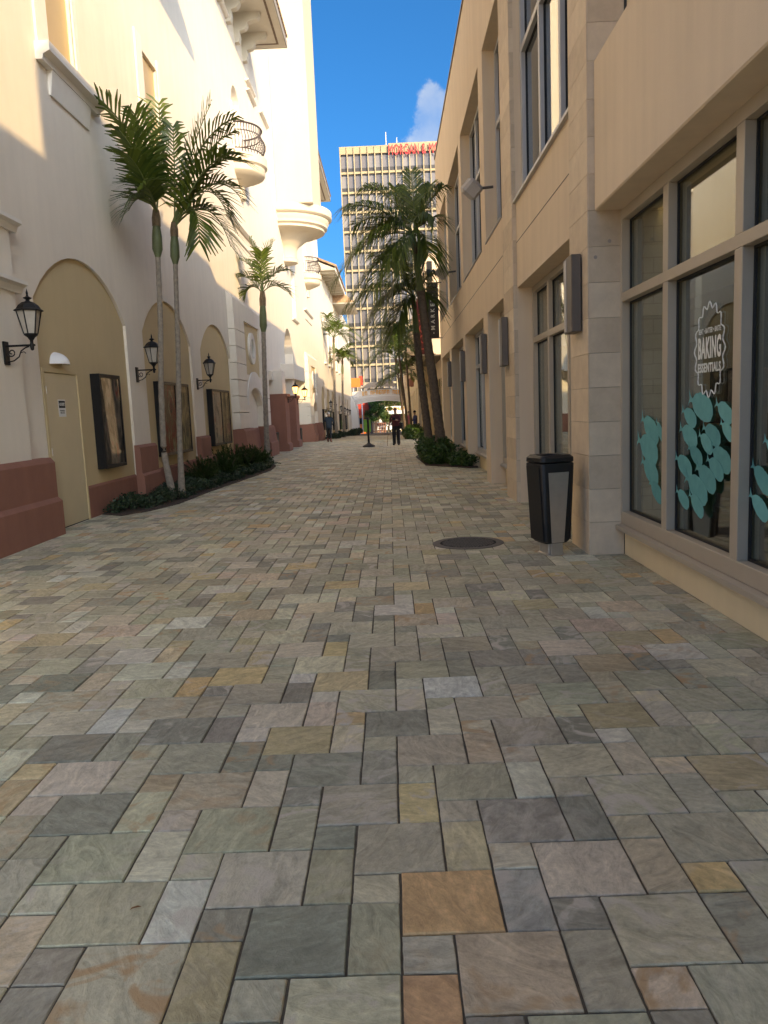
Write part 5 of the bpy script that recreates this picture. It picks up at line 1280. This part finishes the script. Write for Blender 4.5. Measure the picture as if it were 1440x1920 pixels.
def hedge(x0, x1, y0, y1, h, lab, seed, nclump=60, size=0.085, zb=0.0, mname='hedge_leaf'):
    rn = random.Random(seed); P = root('hedge', ((x0 + x1) / 2, (y0 + y1) / 2, zb))
    f = MB()
    for _ in range(nclump):
        x, y = rn.uniform(x0 + 0.15, x1 - 0.15), rn.uniform(y0 + 0.15, y1 - 0.15)
        hh = h * (0.75 + 0.25 * math.sin(x * 5 + y * 2.3)) * rn.uniform(0.8, 1.08)
        leaves(f, (x, y, zb + hh * 0.55), (0.28, 0.28, hh * 0.5), 210, size, rn, 0.72)
    f.build('foliage', G(mname), P, fix=False)
    st = MB()
    for k in range(14):
        x, y = rn.uniform(x0 + 0.2, x1 - 0.2), rn.uniform(y0 + 0.2, y1 - 0.2); st.tube([(x, y, zb), (x + 0.05, y, zb + h * 0.6)], 0.014, 5)
    st.build('stems', G('bark'), P)
    tag(P, lab, 'hedge')
MB().prism([(0.95, 21.6), (2.0, 20.1), (2.25, 20.1), (2.25, 27.8), (1.1, 27.8), (0.8, 25.5)], 'z', -0.05, 0.035).build('planter_soil', G('soil')); struct(bpy.data.objects['planter_soil'])
hedge(0.85, 2.0, 21.3, 26.4, 0.78, 'glossy green hedge around the leaning palm trunks at the shop front', 81, 64)
hedge(1.55, 2.25, 20.2, 21.5, 0.42, 'low clipped end of greenery against the shop pier', 82, 12)
hedge(0.75, 1.95, 41.5, 51, 0.85, 'far green hedge in front of the lane building', 83, 70, 0.1, gz(46))
hedge(-5.0, -3.9, 56.8, 70, 0.45, 'low dark planting under the far arches', 84, 50, 0.1, gz(62), 'cover_leaf')
hedge(-5.0, -3.5, 84, 98, 0.7, 'dark clipped planting near the white street arch', 85, 50, 0.12, gz(90), 'cover_leaf')
# fallen leaf on the pavers
m_ = MB(); m_.face([(-0.019, 0, 0.006), (-0.008, -0.006, 0.012), (0.012, -0.005, 0.010), (0.021, 0.002, 0.004), (0.010, 0.007, 0.009), (-0.009, 0.006, 0.010)])
o = m_.build('fallen_leaf', G('dry_leaf')); o.location = (-0.905, 2.335, 0.0); o.rotation_euler = (0, 0, 0.5); tag(o, 'small curled brown leaf lying on a pale paver', 'leaf')

# ================================================================ STREET ARCH, road beyond
GA = root('street_arch', (-1.5, 104, gz(104))); zg_ = gz(104)
tag(GA, 'white street arch with orange letters and a grey canvas canopy at the lane end', 'arch')
Yg = 104.0
top = []; bot = []
for k in range(21):
    t = -1 + 2 * k / 20; x = -1.05 + t * 3.9
    top.append((x, 3.62 - 0.28 * t * t)); bot.append((x, 2.82 - 0.55 * t * t))
MB().prism(bot + top[::-1], 'y', Yg, Yg + 1.2).build('beam', G('gate_white'), GA)
for k in range(3):
    ln = [(x, 3.02 + k * 0.16 - 0.45 * ((x + 1.05) / 3.9) ** 2) for x, _ in top]
    MB().prism([(x, z) for x, z in ln] + [(x, z + 0.02) for x, z in ln[::-1]], 'y', Yg - 0.02, Yg - 0.001).build('beam_line', G('tower_side'), GA)
sgn = MB().prism([(x, z + 0.03) for x, z in top] + [(x, z + 0.78) for x, z in top[::-1]], 'y', Yg + 0.3, Yg + 0.4).build('sign_board', G('gate_white'), GA)
rn = random.Random(2)
for k in range(15):                      # orange raised letters, too small to read
    x = -3.6 + k * 0.37
    if k in (2, 10): continue
    z = 3.72 - 0.28 * ((x + 1.05) / 3.9) ** 2
    l_ = MB(); l_.box(x, x + 0.08, Yg + 0.24, Yg + 0.299, z, z + 0.52)
    l_.box(x + 0.08, x + 0.27, Yg + 0.24, Yg + 0.299, z + 0.42, z + 0.52)
    if k % 2: l_.box(x + 0.19, x + 0.27, Yg + 0.24, Yg + 0.299, z, z + 0.42)
    else: l_.box(x + 0.08, x + 0.27, Yg + 0.24, Yg + 0.299, z + 0.2, z + 0.29)
    if k % 3 == 0: l_.box(x + 0.08, x + 0.27, Yg + 0.24, Yg + 0.299, z, z + 0.09) if k % 2 == 0 else None
    l_.build('letter', G('gold_letter'), GA)
pyl = []
for k in range(13):
    t = k / 12; pyl.append((-4.35 - 0.5 * (t ** 1.6) + 0.35 * math.sin(math.pi * t), zg_ - 0.1 + t * 5.2))
MB().prism([(-6.6, zg_ - 0.1)] + pyl + [(-6.6, zg_ + 5.1)], 'y', Yg - 3.2, Yg - 0.2).build('curved_wing', G('gate_white'), GA)
flare = [(-4.25 + 0.22 * (1 - t / 8) ** 2.5, zg_ - 0.1 + 3.95 * t / 8) for t in range(9)]
MB().prism([(-4.75, zg_ - 0.1)] + flare + [(-4.75, zg_ + 3.85)], 'y', Yg, Yg + 1.2).build('pylon', G('gate_white'), GA)
flr = [(2.15 + 0.22 * (-(1 - t / 8) ** 2.5), zg_ - 0.1 + 3.95 * t / 8) for t in range(9)]
MB().prism([(2.6, zg_ - 0.1)] + flr + [(2.6, zg_ + 3.85)], 'y', Yg, Yg + 1.2).build('pylon', G('gate_white'), GA)
cn_ = MB()
for k in range(12):
    a0, a1 = math.pi * k / 12, math.pi * (k + 1) / 12
    cn_.face([(-4.3 + 0.3, Yg - 0.3, 4.55), (-3.0 if k else -3.0, Yg + 0.2, 5.3), (0.4, Yg + 0.2, 5.38), (1.0, Yg - 0.3, 4.7)]) if k == 0 else None
cn_.prism([(-3.95, 4.55), (-3.0, 5.15), (-1.4, 5.36), (0.55, 5.3), (0.85, 4.72), (-1.4, 4.70)], 'y', Yg - 0.3, Yg + 1.5)
cn_.build('canopy', G('canvas_grey'), GA)
MB().box(-2.9, 0.3, Yg + 0.6, Yg + 0.66, 4.0, 4.5).build('screen_panel', G('tower_side'), GA)
for x in (-3.4, -1.0, 0.6): MB().tube([(x, Yg + 0.7, 3.4), (x, Yg + 0.7, 4.7)], 0.05, 6).build('post', G('gate_white'), GA)
GB = root('second_arch', (1.0, 134, gz(134)))
tag(GB, 'smaller white arch with orange letters seen beneath the first street arch', 'arch')
bt = []; tp = []
for k in range(13):
    t = -1 + 2 * k / 12; x = 1.2 + t * 3.1; bt.append((x, 0.85 - 0.3 * t * t)); tp.append((x, 1.45 - 0.25 * t * t))
MB().prism(bt + tp[::-1], 'y', 134, 134.5).build('beam', G('gate_white'), GB)
for x in (-1.9, 3.9): MB().box(x, x + 0.4, 134.02, 134.45, gz(134) - 0.1, 1.0).build('pylon', G('gate_white'), GB)
for k in range(8):
    x = -0.6 + k * 0.42; l_ = MB().box(x, x + 0.1, 133.9, 133.99, 1.5, 2.0).box(x + 0.1, x + 0.3, 133.9, 133.99, 1.85 - 0.15 * (k % 3), 2.0 - 0.15 * (k % 3)); l_.build('letter', G('gold_letter'), GB)
MB().prism([(x, z + 0.02) for x, z in tp] + [(x, z + 0.72) for x, z in tp[::-1]], 'y', 134.05, 134.15).build('sign_board', G('gate_white'), GB)
# orange building behind the arch
OB = root('orange_building', (-8, 120, gz(120)))
tag(OB, 'red and orange building with a dark side seen under the street arch', 'building')
MB().box(-14, -3.2, 118, 130, gz(125) - 0.2, 0.9).build('wall', G('orange_paint'), OB)
MB().box(-14, -3.2, 118, 130, 0.9, 2.9).build('upper_wall', G('red_paint'), OB)
MB().box(-4.7, -4.2, 117.9, 117.99, -0.4, 0.5).build('window', G('car_glass'), OB)
MB().box(-3.15, -2.7, 117, 130, gz(125), 4.2).build('dark_column', G('tower_dark'), OB)
for i, (x0, x1, z0, z1, mn, lab) in enumerate(((-6.2, -4.1, 5.0, 6.3, 'orange_paint', 'orange rooftop panel above the street arch'), (-4.3, -3.8, 5.3, 6.6, 'red_paint', 'red rooftop panel above the street arch'))):
    pnl = root('roof_panel', (x0, 112 + i, z0)); MB().box(x0, x1, 112 + i, 112.2 + i, z0, z1).build('board', G(mn), pnl)
    MB().tube([((x0 + x1) / 2, 112.3 + i, gz(112)), ((x0 + x1) / 2, 112.3 + i, z0 + 0.5)], 0.08, 6).build('post', G('gate_white'), pnl); tag(pnl, lab, 'sign panel')
gs = root('green_sign', (-3.3, 108, gz(108)))
MB().box(-3.75, -2.75, 108, 108.1, gz(108) + 0.25, gz(108) + 1.95).build('panel', G('lime'), gs); MB().tube([(-3.85, 108.05, gz(108)), (-3.85, 108.05, gz(108) + 2.6)], 0.06, 6).build('post', G('gate_white'), gs)
tag(gs, 'bright green panel on a white post under the street arch', 'sign')
fn = root('dark_fence', (-1.6, 112, gz(112)))
for k in range(7): MB().box(-2.6 + k * 0.3, -2.5 + k * 0.3, 112, 112.1, gz(112), gz(112) + 1.5).build('picket', G('brown_stucco'), fn)
for z in (0.2, 1.3): MB().box(-2.65, -0.6, 112.1, 112.15, gz(112) + z, gz(112) + z + 0.1).build('fence_rail', G('brown_stucco'), fn)
tag(fn, 'short dark brown fence under the street arch', 'fence')
# cars
def car(x, y, lab, sx=1.0):
    C_ = empty('parked_car', (x, y, gz(y)))
    b = MB(); b.prism([(-2.3, 0.35), (-2.3, 0.85), (-2.15, 1.0), (-1.2, 1.08), (2.2, 1.08), (2.3, 0.9), (2.3, 0.35)], 'x', -0.92, 0.92); b.build('body', G('car_white'), C_, bevel=0.06)
    MB().prism([(-1.15, 1.08), (-0.35, 1.62), (1.6, 1.62), (2.1, 1.08)], 'x', -0.78, 0.78).build('cabin', G('car_white'), C_, bevel=0.05)
    ws = MB(); ws.face([(-0.7, -1.145, 1.12), (0.7, -1.145, 1.12), (0.66, -0.42, 1.58), (-0.66, -0.42, 1.58)]).build('windscreen', G('car_glass'), C_)
    for s_ in (-1, 1):
        MB().box(s_ * 0.72 - 0.13, s_ * 0.72 + 0.13, -2.36, -2.28, 0.72, 0.9).build('headlight', G('headlight'), C_)
        MB().prism([(-0.85, 1.14), (-0.35, 1.54), (1.5, 1.54), (1.9, 1.14)], 'x', s_ * 0.785, s_ * 0.79).build('side_window', G('car_glass'), C_)
        MB().box(s_ * 1.0 - 0.1, s_ * 1.0 + 0.1, -0.9, -0.72, 1.05, 1.2).build('mirror', G('car_white'), C_)
        for yy in (-1.5, 1.45):
            wv = MB().tube([(s_ * 0.70, yy, 0.34), (s_ * 0.94, yy, 0.34)], 0.34, 16).build('wheel', G('tyre'), C_); MB().tube([(s_ * 0.935, yy, 0.34), (s_ * 0.95, yy, 0.34)], 0.2, 12).build('rim', G('steel'), wv)
    MB().box(-0.5, 0.5, -2.345, -2.29, 0.62, 0.86).build('grille', G('car_glass'), C_); MB().box(-0.7, 0.7, -2.34, -2.29, 0.38, 0.5).build('lower_grille', G('car_glass'), C_)
    tag(C_, lab, 'car', 'white cars beyond the arch'); return C_
car(-1.45, 127, 'white car with its front grille toward the lane, beyond the street arch')
car(0.75, 130, 'second white car partly hidden behind the man in the maroon shirt')
# trees beyond the arch
def tree(x, y, h, r_, lab, seed, n=34, mname='tree_leaf'):
    rn = random.Random(seed); z0 = gz(min(y, 160)); T_ = root('street_tree', (x, y, z0))
    t = MB(); t.tube([(x, y, z0), (x + 0.1, y, z0 + h * 0.35), (x, y, z0 + h * 0.7)], [0.22, 0.16, 0.07], 8)
    for k in range(7):
        a = rn.random() * 6.28; t.tube([(x, y, z0 + h * (0.3 + 0.05 * k)), (x + math.cos(a) * r_ * 0.6, y + math.sin(a) * r_ * 0.6, z0 + h * (0.55 + 0.05 * k))], [0.07, 0.02], 5)
    t.build('trunk', G('bark'), T_)
    f = MB()
    for _ in range(n):
        a = rn.random() * 6.28; rad = r_ * math.sqrt(rn.random()) * 0.85; zz = z0 + h * rn.uniform(0.38, 0.95)
        leaves(f, (x + rad * math.cos(a), y + rad * math.sin(a), zz), (r_ * 0.3, r_ * 0.3, r_ * 0.24), 110, 0.24, rn, 0.4)
    f.build('crown', G(mname), T_, fix=False); tag(T_, lab, 'tree')
tree(-2.2, 116, 5.0, 1.6, 'dark green leafy street tree right under the arch beside the orange building', 91, 40, 'hedge_leaf')
tree(-0.9, 124, 4.6, 1.5, 'pale green tree behind the brown fence', 92, 30); tree(3.2, 138, 6.0, 2.2, 'olive tree behind the second arch', 93, 40); tree(-0.2, 138.2, 6.6, 2.3, 'broad olive tree left of the second arch', 94, 46); tree(-4.2, 137, 6.5, 2.2, 'olive tree behind the orange building', 95, 36)

# ================================================================ OFFICE TOWER
TW = root('office_tower', (4, 140, gz(140)))
tag(TW, 'tall grey-glass office tower with cream fins and red MORGAN & MORGAN rooftop sign', 'tower')
TX0, TXN, FW_ = -6.85, 16, 1.2; FH = 3.28; TT = 45.6
TX1 = TX0 + TXN * FW_
MB().box(TX0 - 0.1, TX1 + 0.1, 140.35, 165, -4, TT + 0.9).build('core', G('tower_side'), TW)
MB().box(TX0 - 0.12, TX1 + 0.12, 139.9, 140.34, TT, TT + 1.25).build('parapet', G('tower_fin'), TW)
MB().box(1.6, TX1, 142, 160, TT + 0.9, TT + 2.2).build('penthouse', G('tower_fin'), TW)
for x in (1.2, 3.1): MB().tube([(x, 143, TT + 0.9), (x, 143, TT + (4.4 if x < 2 else 3.4))], 0.09, 6).build('antenna', G('gate_white'), TW)
fin = MB().box(0, 0.17, 0, 0.42, 0, TT + 1.15 - 4).build('fin', G('tower_fin'), TW); fin.location = (TX0 - 0.085, 139.72, 4)
for k in range(1, TXN + 1):
    o = fin.copy(); COL.objects.link(o); o.location = (TX0 - 0.085 + k * FW_, 139.72, 4)
floors = 13
pane = MB().box(0, FW_ - 0.16, 0, 0.03, 0, 1.95).build('pane', G('tower_pane'), TW); pm = pane.data; bpy.data.objects.remove(pane)
for j in range(floors):
    zt_ = TT - j * FH
    MB().box(TX0, TX1, 139.93, 140.2, zt_ - FH + 0.0, zt_ - FH + 0.36).build('floor_band', G('tower_fin'), TW)
    MB().box(TX0, TX1, 140.16, 140.34, zt_ - FH + 0.36, zt_ - FH + 1.02).build('spandrel', G('tower_dark'), TW)
    MB().box(TX0, TX1, 140.16, 140.34, zt_ - 0.22, zt_).build('spandrel', G('tower_dark'), TW)
    for k in range(TXN):
        o = bpy.data.objects.new('pane', pm); COL.objects.link(o); o.parent = TW; o.matrix_parent_inverse = Matrix.Translation(-WORLD[TW.name])
        o.location = (TX0 + 0.08 + k * FW_, 140.2, zt_ - 0.22 - 2.02); o.rotation_euler = (random.uniform(-0.012, 0.012), 0, random.uniform(-0.012, 0.012))
MB().box(TX0 - 0.2, TX1 + 0.2, 139.6, 140.3, -4, TT - floors * FH + 0.2).build('podium', G('tower_fin'), TW)
t = text_mesh('sign_lettering', 'MORGAN & MORGAN', 2.0, G('sign_red'), 0.06, 12.2, None, 0.0)
t.rotation_euler = (R(90), 0, 0); t.location = (1.55 + 6.1 - 4, 139.45 - 140, TT + 0.2 - gz(140)); t.parent = TW
hs_ = [v.co.y for v in t.data.vertices]; k_ = 1.75 / (max(hs_) - min(hs_))
for v in t.data.vertices: v.co.y *= k_

# ================================================================ PEOPLE
def person(name_lab, loc, rz, joints, edges, radii, mats, matfn, hair=None, scale=1.0, extra=None):
    P = empty('person', loc, rz); tag(P, name_lab, 'person')
    me = bpy.data.meshes.new('body'); keys = list(joints); idx = {k: i for i, k in enumerate(keys)}
    me.from_pydata([joints[k] for k in keys], [(idx[a], idx[b]) for a, b in edges], [])
    o = bpy.data.objects.new('body', me); COL.objects.link(o)
    o.modifiers.new('skin', 'SKIN'); sv = me.skin_vertices[0].data
    for k in keys:
        r_ = radii[k]; sv[idx[k]].radius = r_ if isinstance(r_, tuple) else (r_, r_); sv[idx[k]].use_root = (k == 'pelvis')
    ss = o.modifiers.new('sub', 'SUBSURF'); ss.levels = 2; ss.render_levels = 2
    dg = bpy.context.evaluated_depsgraph_get(); m2 = bpy.data.meshes.new_from_object(o.evaluated_get(dg))
    bpy.data.objects.remove(o); m2.name = 'body'; m2.materials.clear()
    for q in mats: m2.materials.append(G(q))
    for f in m2.polygons: f.material_index = matfn(f.center); f.use_smooth = True
    b = bpy.data.objects.new('body', m2); COL.objects.link(b); b.parent = P
    if hair:
        h = MB(); n_, k_ = 12, 7
        cx, cy, cz, rr = hair[0]
        for i in range(n_):
            for j in range(k_):
                def S(i_, j_):
                    a = 2 * math.pi * i_ / n_; e = -0.15 + (math.pi / 2 + 0.15) * j_ / k_
                    return (cx + rr * 0.86 * math.cos(a) * math.cos(e), cy + rr * math.sin(a) * math.cos(e), cz + rr * 1.05 * math.sin(e))
                h.face([S(i, j), S(i + 1, j), S(i + 1, j + 1), S(i, j + 1)])
        h.build('hair', G(hair[1]), P, smooth=True)
    for nm, mbx, mt in (extra or []): mbx.build(nm, G(mt), P)
    P.scale = (scale,) * 3
    return P
def stand(hand_l, hand_r, elb_l, elb_r, bend=0.0, stance=0.1, step=0.0):
    """front faces -Y"""
    J = dict(pelvis=(0, 0, 0.93), belly=(0, -0.01 - bend * 0.3, 1.10), chest=(0, -bend * 0.7, 1.32), neck0=(0, -bend, 1.46), neck=(0, -bend - 0.02, 1.54), head=(0, -bend - 0.05, 1.64), crown=(0, -bend - 0.04, 1.73),
             shL=(0.18, -bend, 1.42), shR=(-0.18, -bend, 1.42), elL=elb_l, elR=elb_r, haL=hand_l, haR=hand_r,
             hipL=(0.095, 0, 0.88), hipR=(-0.095, 0, 0.88), knL=(stance, -0.03 - step, 0.48), knR=(-stance, -0.03 + step, 0.48), anL=(stance + 0.01, 0.02 - step * 1.5, 0.09), anR=(-stance - 0.01, 0.02 + step * 1.5, 0.09), toL=(stance + 0.03, -0.15 - step * 1.5, 0.045), toR=(-stance - 0.03, -0.15 + step * 1.5, 0.045))
    for s_, h, e in (('L', hand_l, elb_l), ('R', hand_r, elb_r)):
        d = (Vector(h) - Vector(e)).normalized() * 0.10; J['fi' + s_] = tuple(Vector(h) + d); 
    Ed = [('pelvis', 'belly'), ('belly', 'chest'), ('chest', 'neck0'), ('neck0', 'neck'), ('neck', 'head'), ('head', 'crown'), ('chest', 'shL'), ('chest', 'shR'), ('shL', 'elL'), ('elL', 'haL'), ('haL', 'fiL'), ('shR', 'elR'), ('elR', 'haR'), ('haR', 'fiR'),
          ('pelvis', 'hipL'), ('pelvis', 'hipR'), ('hipL', 'knL'), ('knL', 'anL'), ('anL', 'toL'), ('hipR', 'knR'), ('knR', 'anR'), ('anR', 'toR')]
    Rr = dict(pelvis=(0.17, 0.13), belly=(0.17, 0.14), chest=(0.175, 0.125), neck0=0.075, neck=0.055, head=(0.085, 0.1), crown=(0.06, 0.07), shL=0.075, shR=0.075, elL=0.052, elR=0.052, haL=0.036, haR=0.036, fiL=0.028, fiR=0.028,
              hipL=0.10, hipR=0.10, knL=0.075, knR=0.075, anL=0.055, anR=0.055, toL=0.042, toR=0.042)
    return J, Ed, Rr
# man with a camera and cane
J, Ed, Rr = stand((-0.05, -0.28, 1.26), (-0.30, -0.16, 0.98), (0.24, -0.10, 1.16), (-0.27, 0.02, 1.16))
Rr.update(knL=0.095, knR=0.095, anL=0.085, anR=0.085, hipL=0.115, hipR=0.115, shL=0.085, shR=0.085)
Rr['belly'] = (0.20, 0.18); Rr['pelvis'] = (0.19, 0.15)
def mf(c):
    if c.z > 1.49: return 0
    if c.z < 0.07: return 3
    if c.z < 0.93 and abs(c.x) < 0.235: return 2
    if c.y < -0.20 and c.z > 1.1 or (c.x < -0.26 and c.z < 1.08): return 0
    return 1
ex = [('cane', MB().tube([(-0.33, -0.22, 0.96), (-0.36, -0.25, 0.45), (-0.40, -0.27, 0.0)], 0.013, 6), 'bark'), ('shoulder_bag', MB().box(0.20, 0.33, -0.12, 0.16, 0.78, 1.08), 'cloth_black'), ('bag_strap', MB().tube([(0.24, 0.0, 1.08), (0.10, -0.17, 1.36), (-0.10, -0.06, 1.50)], 0.014, 5), 'cloth_black'),
      ('camera', MB().box(-0.10, 0.05, -0.36, -0.27, 1.22, 1.34), 'cloth_black')]
person('man in a maroon shirt and black trousers with a cane and shoulder bag', (0.24, 34.6, 0), R(-12), J, Ed, Rr, ['skin', 'cloth_maroon', 'cloth_black', 'cloth_black'], mf, ((0, -0.03, 1.70, 0.105), 'cap_dark'), 0.93, ex)
# man walking away
J, Ed, Rr = stand((0.12, -0.30, 1.30), (-0.16, -0.30, 1.05), (0.33, -0.10, 1.24), (-0.28, -0.08, 1.16), bend=0.10, step=0.07)
def mf2(c):
    if c.z > 1.50: return 0
    if c.z < 0.26: return 3
    if c.z < 0.86: return 2
    return 1
person('man in a dark navy jacket and brown boots walking away along the arches', (-3.4, 42.6, gz(42.6)), R(172), J, Ed, Rr, ['skin', 'cloth_navy', 'cloth_black', 'boot'], mf2, ((0, -0.14, 1.70, 0.11), 'hair_grey'), 0.93)
# two people by the lane building
J, Ed, Rr = stand((0.25, -0.10, 0.88), (-0.25, -0.1, 0.88), (0.25, 0.02, 1.14), (-0.25, 0.02, 1.14))
person('person in a pink top standing beside the lane building', (1.28, 53.5, gz(53.5)), R(80), J, Ed, Rr, ['skin', 'cloth_pink', 'cloth_black', 'cloth_black'], lambda c: 0 if c.z > 1.49 else (2 if c.z < 0.7 else 1), ((0, -0.03, 1.70, 0.11), 'cap_dark'), 0.98)
J, Ed, Rr = stand((0.22, -0.34, 1.22), (-0.20, -0.30, 1.10), (0.26, -0.10, 1.18), (-0.26, -0.05, 1.16))
person('person in a dark blue top facing the wall with one hand raised', (1.62, 50.2, gz(50.2)), R(-70), J, Ed, Rr, ['skin', 'cloth_blue', 'cloth_blue', 'cloth_black'], lambda c: 0 if (c.z > 1.49 or (c.y < -0.28 and c.z > 1.0)) else (3 if c.z < 0.1 else 1), ((0, -0.03, 1.70, 0.112), 'cloth_black'), 0.95)
